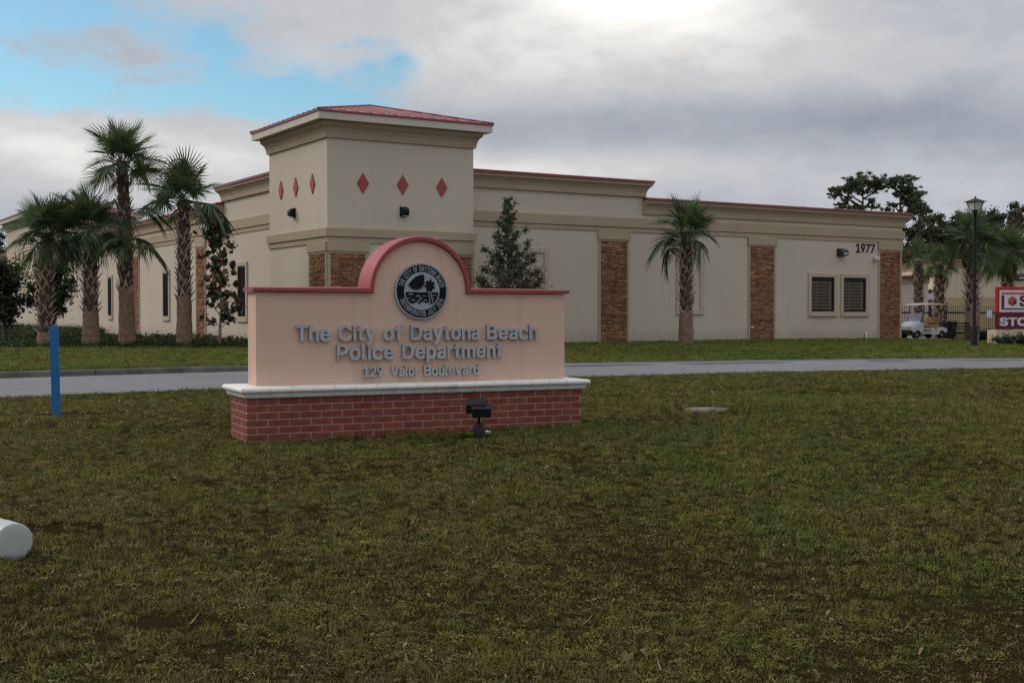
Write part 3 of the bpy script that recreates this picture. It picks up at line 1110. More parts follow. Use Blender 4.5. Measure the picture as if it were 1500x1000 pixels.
def tower_roof(u0, v0, u1, v1, o, zs, zf, zp, parent):
    MB().box((u0 - o, v0 - o, zs), (u1 + o, v1 + o, zf)).build('fascia', M['light_trim'], parent)
    q = o + 0.035
    c = [(u0 - q, v0 - q), (u1 + q, v0 - q), (u1 + q, v1 + q), (u0 - q, v1 + q)]
    du, dv = u1 - u0, v1 - v0
    if abs(du - dv) < 0.5:
        r0 = r1 = ((u0 + u1) / 2, (v0 + v1) / 2)
    else:
        h = du / 2
        r0, r1 = ((u0 + u1) / 2, v0 + h), ((u0 + u1) / 2, v1 - h)
    mb = MB()
    zb = zf + 0.006
    vs = [(*p, zb) for p in c] + [(*p, zb + 0.06) for p in c] + [(*r0, zp), (*r1, zp)]
    mb.add(vs, [[0, 1, 5, 4], [1, 2, 6, 5], [2, 3, 7, 6], [3, 0, 4, 7], [4, 5, 8], [5, 6, 9, 8] if r0 != r1 else [5, 6, 8],
                [6, 7, 9] if r0 != r1 else [6, 7, 8], [7, 4, 8, 9] if r0 != r1 else [7, 4, 8], [3, 2, 1, 0]])
    roof = mb.build('roof', M['red_metal'], parent)
    # standing seams, each a strip of its own
    def slope_z(p):
        d = min(p[0] - c[0][0], c[1][0] - p[0], p[1] - c[0][1], c[2][1] - p[1])
        return zb + 0.06 + (zp - zb - 0.06) * d / ((c[1][0] - c[0][0]) / 2)
    def seam(a, b, wd=0.018, h=0.05, name='roof_seam'):
        A = Vector((a[0], a[1], slope_z(a) - 0.01))
        B = Vector((b[0], b[1], slope_z(b) - 0.01))
        d = (B - A).normalized()
        s = d.cross(Vector((0, 0, 1))).normalized() * wd
        t = Vector((0, 0, h))
        MB().add([A - s, A + s, A + s + t, A - s + t, B - s, B + s, B + s + t, B - s + t],
                 [[0, 1, 2, 3], [4, 5, 6, 7], [0, 1, 5, 4], [1, 2, 6, 5], [2, 3, 7, 6], [3, 0, 4, 7]]).build(name, M['red_metal'], roof)
    half = (c[1][0] - c[0][0]) / 2
    k = 14
    for i in range(1, k):
        t = i / k
        # seams on the two faces that can be seen, from eave to hip
        x = c[0][0] + (c[1][0] - c[0][0]) * t
        dd = min(t, 1 - t) * 2 * half
        seam((x, c[0][1]), (x, c[0][1] + dd))
        y = c[0][1] + (c[3][1] - c[0][1]) * t
        dd = min(min(t, 1 - t) * (c[3][1] - c[0][1]), half)
        seam((c[0][0], y), (c[0][0] + dd, y))
    for a, b in ((c[0], r0), (c[1], r0), (c[3], r1)):
        seam(a, b, 0.045, 0.055, 'hip_cap')


tower_roof(0, 0, TW_U, TW_V, 0.48, 7.333, 7.56, 8.43, bld)


def stone_panel(w_, h_, seed, rowh=(0.035, 0.065)):
    """ledger stone veneer: every stone a small block, front towards -y, from (0,0,0) up"""
    r = random.Random(seed)
    mb = MB()
    z = 0.0
    while z < h_ - 0.02:
        rh = min(r.uniform(*rowh), h_ - z)
        x = 0.0
        while x < w_ - 0.01:
            L = min(r.uniform(0.10, 0.36), w_ - x)
            if w_ - x - L < 0.08: L = w_ - x
            d = r.uniform(0.025, 0.065)
            g = 0.004
            sl = r.uniform(-.006, .006)
            x0, x1, z0, z1 = x + g, x + L - g, z + g, z + rh - g
            vs = [(x0, 0, z0), (x1, 0, z0), (x1, 0, z1), (x0, 0, z1),
                  (x0 + .006, -d + sl, z0 + .006), (x1 - .006, -d - sl, z0 + .006), (x1 - .006, -d - sl, z1 - .004), (x0 + .006, -d + sl, z1 - .004)]
            mb.add(vs, [[4, 5, 6, 7], [0, 1, 5, 4], [1, 2, 6, 5], [2, 3, 7, 6], [3, 0, 4, 7]], 0, r.random() ** 1.1)
            x += L
        z += rh
    mb.add([(0, -.003, 0), (w_, -.003, 0), (w_, -.003, h_), (0, -.003, h_)], [[0, 1, 2, 3]], 1)
    return mb.mesh('stone_veneer', [M['stone'], M['stone_bed']], recalc=False)


def pilaster(frame, a0, a1, off, ztop, z0, zc0, zc1, seed, left=False, cap=(0.14, 0.14), zdrop=None):
    """stone panel with tan edge trims and the belt's drop above it; a0..a1 along the facade"""
    def place(o):
        if left:      # left facade: local x runs along -v, front faces -u
            o.location = (off, a1, 0)
            o.rotation_euler = (0, 0, -math.pi / 2)
        else:
            o.location = (a0, off, 0)
        return o
    wd = a1 - a0
    me = stone_panel(wd, ztop - z0, seed)
    o = place(link('stone_veneer', me, bld))
    o.location.z = z0
    o['kind'] = 'stuff'
    t = MB()
    t.box((-0.105, -0.045, z0), (-0.004, 0.05, ztop), bev=.006)
    place(t.build('edge_trim', M['tan'], bld))
    t = MB()
    t.box((wd + 0.004, -0.045, z0), (wd + 0.105, 0.05, ztop), bev=.006)
    place(t.build('edge_trim', M['tan'], bld))
    t = MB()
    t.box((-cap[0], -0.086, zc0), (wd + cap[1], 0.05, zc1))
    t.box((-cap[0] + .02, -0.055, ztop + .002), (wd + cap[1] - .02, 0.05, zc0 - .002))
    place(t.build('pilaster_head', M['tan'], bld))


zg = 0.0 - 0.25
for i, (xa, xb) in enumerate(((879.5, 917.5), (1098, 1132.5), (1288, 1317))):
    pilaster(None, u_at(xa, REC_R), u_at(xb, REC_R), REC_R, 4.0, zg, 4.07, 4.385, 20 + i)
pilaster(None, u_at(484.5, 0), u_at(534.5, 0), 0, 3.12, zg, 3.2, 3.476, 31, cap=(0.12, 0.14))
pilaster(None, u_at(638, 0), TW_U - 0.10, 0, 3.12, zg, 3.2, 3.476, 32, cap=(0.14, 0.10))
pilaster(None, 0.11, v_at(455.5, 0), 0, 3.12, zg, 3.2, 3.476, 33, left=True, cap=(0.14, 0.10))
pilaster(None, TW_V - 1.35, TW_V - 0.1, 0, 3.12, zg, 3.2, 3.476, 34, left=True, cap=(0.1, 0.14)) if False else None
for i, (xa, xb) in enumerate(((289, 301.5), (195, 204.5), (127, 132), (45.5, 51.5))):
    pilaster(None, v_at(xb, REC_L), v_at(xa, REC_L), REC_L, 4.0, zg, 4.07, 4.385, 40 + i, left=True)


def frame_ring(mb, x0, x1, z0, z1, wd, d0, d1):
    """picture frame of four butted bars, front at y=-d1"""
    mb.box((x0, -d1, z0), (x0 + wd, -d0, z1), bev=.008)
    mb.box((x1 - wd, -d1, z0), (x1, -d0, z1), bev=.008)
    mb.box((x0 + wd + .001, -d1, z1 - wd), (x1 - wd - .001, -d0, z1), bev=.008)
    mb.box((x0 + wd + .001, -d1, z0), (x1 - wd - .001, -d0, z0 + wd), bev=.008)


def along_right(v, o, z=0.0):
    o.location = (0, v, z)
    return o


# two blind window surrounds, two shuttered windows on the right facade
def zr(x, y):
    u = u_at(x, REC_R)
    return hz(y, (BC + BU * u + BV * REC_R).y)


for (xa, xb, ya, yb) in ((990, 1030.5, 372, 461), (757, 803, 363, 452)):
    mb = MB()
    frame_ring(mb, u_at(xa, REC_R), u_at(xb, REC_R), zr((xa + xb) / 2, yb), zr((xa + xb) / 2, ya), 0.2, -0.02, 0.055)
    along_right(REC_R, mb.build('blind_window_surround', M['trim_soft'], bld))
for (xa, xb, ya, yb, ga, gb, gya, gyb) in ((1183, 1226, 400.5, 463.5, 1187.3, 1220.5, 406, 456.3), (1230.5, 1272, 401.3, 463.5, 1234.3, 1266.7, 407, 456.8)):
    xm = (xa + xb) / 2
    u0, u1, z0, z1 = u_at(xa, REC_R), u_at(xb, REC_R), zr(xm, yb), zr(xm, ya)
    g0, g1, h0, h1 = u_at(ga, REC_R), u_at(gb, REC_R), zr(xm, gyb), zr(xm, gya)
    mb = MB()
    mb.box((u0, -.07, z0), (g0 - .001, .03, z1), bev=.008)
    mb.box((g1 + .001, -.07, z0), (u1, .03, z1), bev=.008)
    mb.box((g0, -.07, h1 + .001), (g1, .03, z1), bev=.008)
    mb.box((g0, -.095, z0), (g1, .03, h0 - .001), bev=.01)
    win = along_right(REC_R, mb.build('window', M['trim_soft'], bld))
    mb = MB()
    mb.box((g0 + .003, -.004, h0), (g1 - .003, .02, h1))
    mb.build('dark_backing', M['room_shade'], win)  # backing board on the solid wall, interior shade put into its colour
    mb = MB()
    f = 0.075
    mb.box((g0 + .004, -.06, h0 + .004), (g0 + f * .5, -.03, h1 - .004))
    mb.box((g1 - f * 1.5, -.06, h0 + .004), (g1 - .004, -.03, h1 - .004))
    mb.box((g0 + f * .5 + .001, -.06, h1 - f), (g1 - f * 1.5 - .001, -.03, h1 - .004))
    mb.box((g0 + f * .5 + .001, -.06, h0 + .004), (g1 - f * 1.5 - .001, -.03, h0 + f))
    mb.build('sash', M['black_metal'], win)
    # shutter inside: stiles and louvre slats
    a, b = g0 + f * .6, g1 - f * 1.6
    MB().box((b - .17, -.022, h0 + f), (b - .02, -.008, h1 - .18)).build('shutter_stile', M['bone'], win)
    MB().box((a + (b - a) * .24, -.022, h0 + f), (a + (b - a) * .24 + .05, -.008, h1 - .14)).build('shutter_stile', M['bone'], win)
    ns = 9
    for k in range(ns):
        z = h0 + f + .03 + (h1 - .32 - h0 - f) * k / (ns - 1)
        sm = MB()
        sm.box((a, -.018, z), (b - .172, -.010, z + .085))
        sm.build('shutter_slat', M['bone'], win)
    mb = MB()
    mb.add([(g0 + .005, -.034, h0 + .01), (g1 - .005, -.034, h0 + .01), (g1 - .005, -.034, h1 - .01), (g0 + .005, -.034, h1 - .01)], [[0, 1, 2, 3]])
    mb.build('pane', M['glass'], win)

# slit windows on the left facade
for (xa, xb, ya, yb) in ((350.2, 361.5, 389.5, 463.5), (240.5, 248.3, 400, 463), (159.8, 165.0, 407, 462)):
    v0, v1 = v_at(xb, REC_L), v_at(xa, REC_L)
    Yd = (BC + BU * REC_L + BV * ((v0 + v1) / 2)).y
    z0, z1 = hz(yb, Yd), hz(ya, Yd)
    mb = MB()
    k = 0.16
    # local: x along -v ; built directly in building frame, front faces -u
    def bx(va, vb, za, zb, d):
        mb.box((REC_L - d, va, za), (REC_L + .03, vb, zb), bev=.008)
    bx(v0 - k, v0 - .001, z0 - .22, z1 + k, .06)
    bx(v1 + .001, v1 + k, z0 - .22, z1 + k, .06)
    bx(v0, v1, z1 + .001, z1 + k, .06)
    bx(v0, v1, z0 - .22, z0 - .001, .075)
    win = mb.build('window', M['trim_soft'], bld)
    mb = MB().box((REC_L - .02, v0 + .002, z0), (REC_L + .01, v1 - .002, z1))
    mb.build('pane', M['glass_dark'], win)
    mb = MB()
    mb.box((REC_L - .045, v0 + .003, z0 + .003), (REC_L - .018, v0 + .05, z1 - .003))
    mb.box((REC_L - .045, v1 - .05, z0 + .003), (REC_L - .018, v1 - .003, z1 - .003))
    mb.box((REC_L - .045, v0 + .051, z1 - .05), (REC_L - .018, v1 - .051, z1 - .003))
    mb.build('sash', M['bronze'], win)


# red diamonds on the tower
def diamond(c, axis, wd, h, off):
    mb = MB()
    cx, cz = c
    pts = [(cx - wd / 2, cz), (cx, cz - h / 2), (cx + wd / 2, cz), (cx, cz + h / 2)]
    if axis == 'u':
        mb.prism(pts, lambda a, b: (a, off - .035, b), lambda a, b: (a, off + .02, b))
    else:
        mb.prism(pts, lambda a, b: (off - .035, a, b), lambda a, b: (off + .02, a, b))
    mb.build('diamond', M['red_paint'], bld)


for (x, y) in ((532, 269), (590, 271.5), (647, 275.2)):
    u = u_at(x, 0)
    diamond((u, hz(y, (BC + BU * u).y)), 'u', 0.42, 0.66, 0)
for (x, y) in ((413, 279.5), (434.5, 275), (459, 270)):
    v = v_at(x, 0)
    diamond((v, hz(y, (BC + BV * v).y)), 'v', 0.42, 0.66, 0)


def wall_light(x, y, z, rz, style, parent):
    """wall pack: back plate, sloped hood, lens"""
    mb = MB()
    prof = [(0, -.16), (-.10, -.17), (-.24, -.12), (-.26, .05), (-.20, .17), (0, .19)]
    mb.prism(prof, lambda a, b: (-.15, a, b), lambda a, b: (.15, a, b))
    o = mb.build('wall_light', M['black_metal'] if style else M['bronze'], parent, loc=(x, y, z), rot=(0, 0, rz))
    MB().box((-.17, -.02, -.2), (.17, .01, .22), bev=.01).build('back_plate', M['black_metal'], o)
    if not style:
        MB().add([(-.05, -.256, .0), (.12, -.256, .0), (.1, -.252, -.09), (-.08, -.245, -.11)], [[0, 1, 2, 3]]).build('lens', M['frost'], o)
    else:
        MB().box((-.11, -.22, -.185), (.11, -.05, -.165)).build('lens', M['frost'], o)
    return o


u = u_at(591, 0)
wall_light(u, -.012, hz(311, (BC + BU * u).y), 0, True, bld).scale = (.78, .8, .78)
v = v_at(432, 0)
wall_light(-.012, v, hz(312.5, (BC + BV * v).y), -math.pi / 2, True, bld).scale = (.78, .8, .78)
u = u_at(1230.5, REC_R)
wl = wall_light(u, REC_R - .012, zr(1230, 370.5), 0, False, bld)
wl.scale = (1.35, 1.1, .85)

# dome camera, stand pipe, tap
u = u_at(1280, REC_R)
mb = MB()
mb.lathe([(.0, -.13), (.06, -.12), (.105, -.075), (.125, -.02), (.125, .0), (.13, .01), (.13, .05), (.09, .08)], n=16, cap=(False, True))
cam_o = mb.build('dome_camera', M['white'], bld, loc=(u, REC_R - .16, zr(1280, 379)))
MB().box((-.03, 0, -.02), (.03, .2, .05)).build('bracket', M['white'], cam_o)
u = u_at(1267, REC_R)
MB().tube([(u, REC_R - .07, -.2), (u, REC_R - .07, zr(1267, 488)), (u, REC_R - .02, zr(1267, 487))], .035, 8).build('stand_pipe', M['white'], bld)
u = u_at(1100, REC_R)
MB().box((u - .07, REC_R - .12, zr(1100, 480)), (u + .07, REC_R - .02, zr(1100, 478)), bev=.01).build('outlet_box', M['white'], bld)


# ------------------------------------------------------------------ lettering
FONT = None
try:        # a plain grotesque that ships with Blender itself; the built-in face is the fallback
    FONT = bpy.data.fonts.load(bpy.utils.system_resource('DATAFILES', path='fonts') + '/Inter.woff2')
except Exception:
    FONT = None


def glyph(ch, bold=0.0, extrude=0.02, res=4, bevel=0.0):
    cu = bpy.data.curves.new('glyph', 'FONT')
    cu.body = ch
    if FONT: cu.font = FONT
    cu.size = 1.0
    cu.offset = 0.0
    cu.extrude = extrude
    cu.resolution_u = res
    ob = bpy.data.objects.new('glyph', cu)
    COL.objects.link(ob)
    dg = bpy.context.evaluated_depsgraph_get()
    dg.update()
    me = bpy.data.meshes.new_from_object(ob.evaluated_get(dg))
    bpy.data.objects.remove(ob)
    bpy.data.curves.remove(cu)
    return me


GL = {}


def get_glyph(ch, bold):
    k = (ch, bold)
    if k not in GL:
        me = glyph(ch, bold, 0.0, 4)
        co = np.empty(len(me.vertices) * 3)
        me.vertices.foreach_get('co', co)
        co = co.reshape(-1, 3)
        fs = [list(p.vertices) for p in me.polygons]
        # outline edges: used by one face only
        cnt = {}
        for f in fs:
            for i in range(len(f)):
                a, b = f[i], f[(i + 1) % len(f)]
                cnt.setdefault((min(a, b), max(a, b)), []).append((a, b))
        rim = [v[0] for v in cnt.values() if len(v) == 1]
        GL[k] = (co[:, :2].copy(), fs, rim)
        bpy.data.meshes.remove(me)
    return GL[k]


def layout(word, bold, gap=0.10):
    """letters of a word side by side: list of (char, x) and total width, in cap-height-free font units"""
    x, out = 0.0, []
    for ch in word:
        if ch == ' ':
            x += 0.32
            continue
        co, _, _ = get_glyph(ch, bold)
        out.append((ch, x - co[:, 0].min()))
        x += co[:, 0].max() - co[:, 0].min() + gap
    return out, x - gap


def cap_h(bold):
    co, _, _ = get_glyph('H', bold)
    return co[:, 1].max(), co[:, 1].min()


def solid(mb, ch, bold, fn, thick, mi=0):
    """extruded glyph: fn(x,y,d) gives the point, d from 0 (back) to thick (front)"""
    co, fs, rim = get_glyph(ch, bold)
    n = len(co)
    # a heavier stroke: the same outline set a little to every side, each copy a hair prouder than the last
    for q, (ox, oy) in enumerate(((-1, -.8), (1, -.8), (-1, .8), (1, .8), (0, 0)) if bold else ((0, 0),)):
        t_ = thick - q * 0.00012
        vs = [fn(x + ox * bold, y + oy * bold, t_) for x, y in co] + [fn(x + ox * bold, y + oy * bold, 0) for x, y in co]
        faces = [list(f) for f in fs] + [[i + n for i in f[::-1]] for f in fs]
        faces += [[b, a, a + n, b + n] for a, b in rim]
        mb.add(vs, faces, mi)


# the street number on the building
lay, tw = layout('1977', 0.012, 0.09)
top_, bot_ = cap_h(0.012)
u0, u1 = u_at(1253.3, REC_R), u_at(1280, REC_R)
zb, zt = zr(1266, 369.8), zr(1266, 357.6)
for ch, x in lay:
    mb = MB()
    solid(mb, ch, 0.012, lambda a, b, d: (u0 + (a + x) / tw * (u1 - u0), REC_R - .012 - d, zb + (b - bot_) / (top_ - bot_) * (zt - zb)), .02)
    mb.build('digit', M['black_metal'], bld)


# ------------------------------------------------------------------ the far tower of the same building
FT_V0, FT_V1 = v_at(56, 0), v_at(12, 0)
FT = thing('far_tower', 'second square beige tower with red hipped roof at the far left end behind the palms', 'building',
           BC, math.atan2(BU.y, BU.x))
MB().box((-0.05, FT_V0, Z0), (6.0, FT_V1, 7.45)).build('tower_wall', M['stucco'], FT)
profile_run(TCORN, [(-.05, FT_V1), (-.05, FT_V0), (6.0, FT_V0), (6.0, FT_V1)], 'cornice', M['tan'], FT, 0.2, close=True)
profile_run(TB, [(-.05, FT_V1), (-.05, FT_V0), (6.0, FT_V0), (6.0, FT_V1)], 'belt_course', M['tan'], FT, 0, close=True)
tower_roof(-.05, FT_V0, 6.0, FT_V1, 0.5, 7.53, 7.76, 8.85, FT)
for x in (24, 29.5, 35.7):
    v = v_at(x, -.05)
    mb = MB()
    mb.prism([(v - .25, 5.1), (v, 4.75), (v + .25, 5.1), (v, 5.45)], lambda a, b: (-.09, a, b), lambda a, b: (0, a, b))
    mb.build('diamond', M['red_paint'], FT)
wall_light(-.06, v_at(29, -.05), 4.3, -math.pi / 2, True, FT)
# lower wing beyond it
LW = thing('low_wing', 'low beige wing with tan cornice beyond the far tower at the left edge', 'building', BC, math.atan2(BU.y, BU.x))
MB().box((REC_L, FT_V1 + .05, Z0), (12, FT_V1 + 30, 5.3)).build('wall', M['stucco'], LW)
profile_run(CORN, [(REC_L, FT_V1 + 30), (REC_L, FT_V1 + .05)], 'cornice', M['tan'], LW, 5.45)
profile_run(REDC, [(REC_L, FT_V1 + 30), (REC_L, FT_V1 + .05)], 'parapet_cap', M['red_metal'], LW, 5.45)


# ------------------------------------------------------------------ entrance sign
SA = math.atan2(SS.y, SS.x)
sign = thing('entrance_sign', 'pink stucco monument sign with arched red coping and round seal on red brick base',
             'sign', (SG.x, SG.y, 0), SA)
# in the sign's frame: x along it, y into its depth (front at y=0), z up
ZB = 0.405
MB().box((0.006, 0.006, -0.35), (SIGN_L - .006, SIGN_T - .006, ZB - .004)).build('mortar_core', M['mortar'], sign)
BL, BH, JT = 0.200, 0.0565, 0.0125
PIT = BH + JT
brick_me = {}


def brick(L, D):
    k = (round(L, 3), round(D, 3))
    if k not in brick_me:
        brick_me[k] = MB().box((0, 0, 0), (L, D, BH), bev=.004).mesh('brick', M['brick'])
    return brick_me[k]


rows = 8
for r_ in range(rows):
    z = ZB - JT * .6 - BH - r_ * PIT
    off = 0.0 if r_ % 2 else -(BL + JT) / 2 
    x = off
    while x < SIGN_L - 0.02:                                   # front
        a, b = max(0.0, x), min(SIGN_L, x + BL)
        if b - a > 0.02:
            link('brick', brick(b - a, 0.09), sign, loc=(a, rnd.uniform(-.0015, .0015), z))
        x += BL + JT
    y = 0.0905 + JT if r_ % 2 else 0.0905 + JT - (BL + JT) / 2
    first = True
    while y < SIGN_T - 0.02:                                   # both ends
        a, b = max(0.0905 + JT, y), min(SIGN_T, y + BL)
        if b - a > 0.02:
            for xe in (0.0, SIGN_L):
                o = link('brick', brick(b - a, 0.09), sign, loc=(xe + (0.09 if xe == 0 else 0), a, z), rot=(0, 0, math.pi / 2))
        y += BL + JT
# white moulded coping of the brick base: bullnose bricks over a flat course, joints every brick
BULL = [(0.10, 0.045), (-0.048, 0.045), (-0.062, 0.052), (-0.072, 0.066), (-0.072, 0.080), (-0.064, 0.094), (-0.05, 0.101), (0.10, 0.104)]
FLATC = [(0.10, 0.0), (-0.022, 0.0), (-0.030, 0.01), (-0.040, 0.036), (-0.040, 0.043), (0.10, 0.043)]
MB().box((0.05, 0.05, ZB), (SIGN_L - .05, SIGN_T - .05, ZB + .1035)).build('cap_core', M['cap_white'], sign)


def coping(prof, name):
    n = 17
    lo, hi = 0.0, SIGN_L
    for i in range(n):
        a, b = lo + (hi - lo) * i / n, lo + (hi - lo) * (i + 1) / n
        g = .0018
        for side in (0, 1):
            mb = MB()
            def f0(y, z, X=a):
                # mitre the corner pieces outward
                e_ = y if (i == 0 and X == a) else (-y if (i == n - 1 and X == b) else 0)
                gg = 0 if e_ else (g if X == a else -g)
                return (X + e_ + gg, y if side == 0 else SIGN_T - y, ZB + z)
            mb.prism(prof, lambda y, z: f0(y, z, a), lambda y, z: f0(y, z, b))
            mb.build(name, M['cap_white'], sign)
    m = 3
    for i in range(m):
        a, b = SIGN_T * i / m, SIGN_T * (i + 1) / m
        for side in (0, 1):
            mb = MB()
            def f1(x, z, Yy):
                e_ = x if (i == 0 and Yy == a) else (-x if (i == m - 1 and Yy == b) else 0)
                return (x if side == 0 else SIGN_L - x, Yy + e_, ZB + z)
            mb.prism(prof, lambda y, z: f1(y, z, a), lambda y, z: f1(y, z, b))
            mb.build(name, M['cap_white'], sign)


coping(BULL, 'bullnose_coping')
coping(FLATC, 'flat_coping')
# pink wall with the half-round top
W0, W1, T0, T1 = 0.135, 3.512, 0.18, 0.50
AC, AR, ASH = 1.838, 0.503, 1.42
NA = 40
outl = [(W0, ZB + .1035), (W1, ZB + .1035), (W1, ASH), (AC + AR, ASH)]
outl += [(AC + AR * math.cos(math.pi * k / NA), ASH + .026 + AR * math.sin(math.pi * k / NA)) for k in range(NA + 1)]
outl += [(AC - AR, ASH), (W0, ASH)]
MB().prism(outl, lambda a, b: (a, T0, b), lambda a, b: (a, T1, b)).build('stucco_wall', M['pink'], sign)
# red coping swept over shoulder and arch
cth = 0.056
path = [(W0 - .038, ASH + cth / 2), (AC - AR - cth / 2, ASH + cth / 2)]
Rc = AR + cth / 2
path += [(AC - Rc * math.cos(math.pi * k / NA), ASH + cth / 2 + Rc * math.sin(math.pi * k / NA)) for k in range(1, NA)]
path += [(AC + Rc, ASH + cth / 2), (W1 + .038, ASH + cth / 2)]
cp = [(-.5, -.36), (-.5, .3), (-.46, .43), (-.36, .5), (.36, .5), (.46, .43), (.5, .3), (.5, -.36), (.46, -.46), (.36, -.5), (-.36, -.5), (-.46, -.46)]
rings = []
for i, (a, b) in enumerate(path):
    p = Vector((a, b))
    d1 = (p - Vector(path[i - 1])).normalized() if i else None
    d2 = (Vector(path[i + 1]) - p).normalized() if i < len(path) - 1 else None
    if d1 is None: d1 = d2
    if d2 is None: d2 = d1
    n1, n2 = Vector((-d1.y, d1.x)), Vector((-d2.y, d2.x))
    m = n1 + n2
    m = m / max(.3, m.dot(n1))
    k = 0.8 if i in (0, len(path) - 1) else 1.0
    rings.append([(p.x + m.x * q * cth * k, (T0 + T1) / 2 + t * (T1 - T0 + .085), p.y + m.y * q * cth * k) for t, q in cp])
# rounded ends
MB().rings(rings, True, (True, True), smooth=False).build('red_coping', M['coping'], sign)


# letters, each its own piece
def s_at(x):
    q = (x - 750.0) / FPX
    P0 = SG + ST * T0
    return (q * P0.y - P0.x) / (SS.x - q * SS.y)


BOLD = 0.022
top_, bot_ = cap_h(BOLD)


def sign_word(word, xa, xb, zbase, ch_):
    lay, tw = layout(word, BOLD, 0.085)
    a, b = s_at(xa), s_at(xb)
    for c, x in lay:
        mb = MB()
        solid(mb, c, BOLD, lambda gx, gy, d: (a + (gx + x) / tw * (b - a), T0 - .010 - d, zbase + (gy - bot_) / (top_ - bot_) * ch_), .030)
        mb.build('letter', M['letter'], sign)


for wd, a, b in (('The', 432.7, 482), ('City', 495.3, 548.7), ('of', 561, 587.3), ('Daytona', 601, 700), ('Beach', 712, 785)):
    sign_word(wd, a, b, 0.945, 0.148)
for wd, a, b in (('Police', 493, 575), ('Department', 588.7, 733.3)):
    sign_word(wd, a, b, 0.755, 0.148)
for wd, a, b in (('129', 530.7, 559.3), ('Valor', 571.3, 611), ('Boulevard', 620, 700)):
    sign_word(wd, a, b, 0.579, 0.100)


# round seal
def disc(mb, r, d0, d1, c, n=64, mi=0):
    pts = [(c[0] + r * math.cos(2 * math.pi * k / n), c[1] + r * math.sin(2 * math.pi * k / n)) for k in range(n)]
    mb.prism(pts, lambda a, b: (a, T0 - d0, b), lambda a, b: (a, T0 - d1, b), mi)


SC = (1.842, 1.442)
SR = 0.289
mb = MB()
disc(mb, SR, -.005, .030, SC)
seal = mb.build('seal', M['seal_silver'], sign)
mb = MB(); disc(mb, SR * .935, .0305, .036, SC); mb.build('seal_ring', M['seal_black'], seal)
mb = MB(); disc(mb, SR * .672, .0365, .041, SC); mb.build('seal_field', M['seal_silver'], seal)
FR = SR * .625


def relief(polys, name, d0=.0415, d1=.0455):
    mb = MB()
    for p in polys:
        mb.prism([(SC[0] + a * FR, SC[1] + b * FR) for a, b in p], lambda a, b: (a, T0 - d0, b), lambda a, b: (a, T0 - d1, b))
    return mb.build(name, M['seal_silver'] if name in ('wave_emblem', 'palm_outline_emblem') else M['seal_black'], seal)


# sun quarter with scalloped rays
sunp = [(0.10, 0.93), (-0.1, 0.92), (-0.42, 0.78), (-0.72, 0.5), (-0.84, 0.32)]
for k in range(1, 22):
    a = R(196 + 150 * k / 21)
    r_ = 0.63 if k % 2 else 0.47
    sunp.append((-0.36 + 0.66 * math.cos(a) * r_ / .56 * .80, 0.56 + .60 * math.sin(a) * r_ / .56 * .85))
sunp += [(0.12, 0.55), (0.15, 0.75)]
relief([sunp], 'sun_emblem')
# sea
sea = [(-0.98, -0.06), (0.98, -0.06)] + [(math.cos(R(-t)), math.sin(R(-t))) for t in range(6, 52, 6)] + \
      [(0.4, -.62), (0.25, -.7), (0.05, -.58), (-0.15, -.72), (-0.35, -.6), (-.5, -.72)] + [(math.cos(R(t)), math.sin(R(t))) for t in range(-138, -176, -6)]
relief([sea], 'sea_emblem')
waves = []
for (cx, cy, w_, h_) in ((-.68, -.22, .16, .05), (-.25, -.32, .15, .05), (.12, -.3, .12, .03), (-.1, -.46, .13, .05), (.72, -.27, .16, .035),
                         (-.55, -.55, .14, .05), (-.2, -.60, .12, .05), (.2, -.55, .12, .04), (.66, -.45, .1, .03), (-.8, -.42, .08, .03)):
    up = [(cx + w_ * (k / 6 - .5) * 2, cy + h_ * math.sin(math.pi * k / 6) * 1.6) for k in range(7)]
    dn = [(cx + w_ * (k / 6 - .5) * 1.8, cy + h_ * math.sin(math.pi * k / 6) * .7 - .012) for k in range(6, -1, -1)]
    waves.append(up + dn)
for wv in waves:
    relief([wv], 'wave_emblem', .0462, .0480)
# palm
pt = [(0.43, 0.10), (0.51, 0.10), (0.52, -.2), (0.57, -.5), (0.64, -.70), (0.50, -.74), (0.46, -.45), (0.43, -.2)]
halo = [(0.39, 0.0), (0.55, 0.0), (0.56, -.2), (0.61, -.5), (0.69, -.66), (0.46, -.76), (0.42, -.45), (0.39, -.2)]
relief([halo], 'palm_outline_emblem', .0456, .0490)
relief([pt], 'palm_trunk_emblem', .0491, .0494)
lf = []
n_ = 7
for k in range(n_ * 4):
    a = 2 * math.pi * k / (n_ * 4) + .3
    r_ = (0.33, 0.36, 0.33, 0.23)[k % 4]
    lf.append((0.47 + r_ * math.cos(a) * .92, 0.30 + r_ * math.sin(a) * 1.05))
relief([lf], 'palm_crown_emblem')
BG = 0.012


def ring_text(txt, a0, a1, inner, outer, flip):
    """letters round the ring from angle a0 to a1 (degrees, counter-clockwise from the right)"""
    lay, tw = layout(txt, BG, 0.10)
    tp, bt = cap_h(BG)
    mb = MB()
    h = outer - inner
    for ch, x in lay:
        co, _, _ = get_glyph(ch, BG)
        cx = (co[:, 0].max() + co[:, 0].min()) / 2
        t = (x + cx) / tw
        ang = R(a0 + (a1 - a0) * t)
        k = abs(R(a1 - a0)) * (inner + outer) / 2 / tw
        def fn(gx, gy, d):
            lx = (gx - cx) * k
            ly = (gy - bt) / (tp - bt) * h
            rr = (inner + ly) if not flip else (outer - ly)
            er = Vector((math.cos(ang), math.sin(ang)))
            et = Vector((math.sin(ang), -math.cos(ang))) * (1 if not flip else -1)
            p = Vector(SC) + er * rr + et * lx
            return (p.x, T0 - .0362 - d, p.y)
        solid(mb, ch, BG, fn, .004)
    mb.build('seal_lettering', M['seal_silver'], seal)


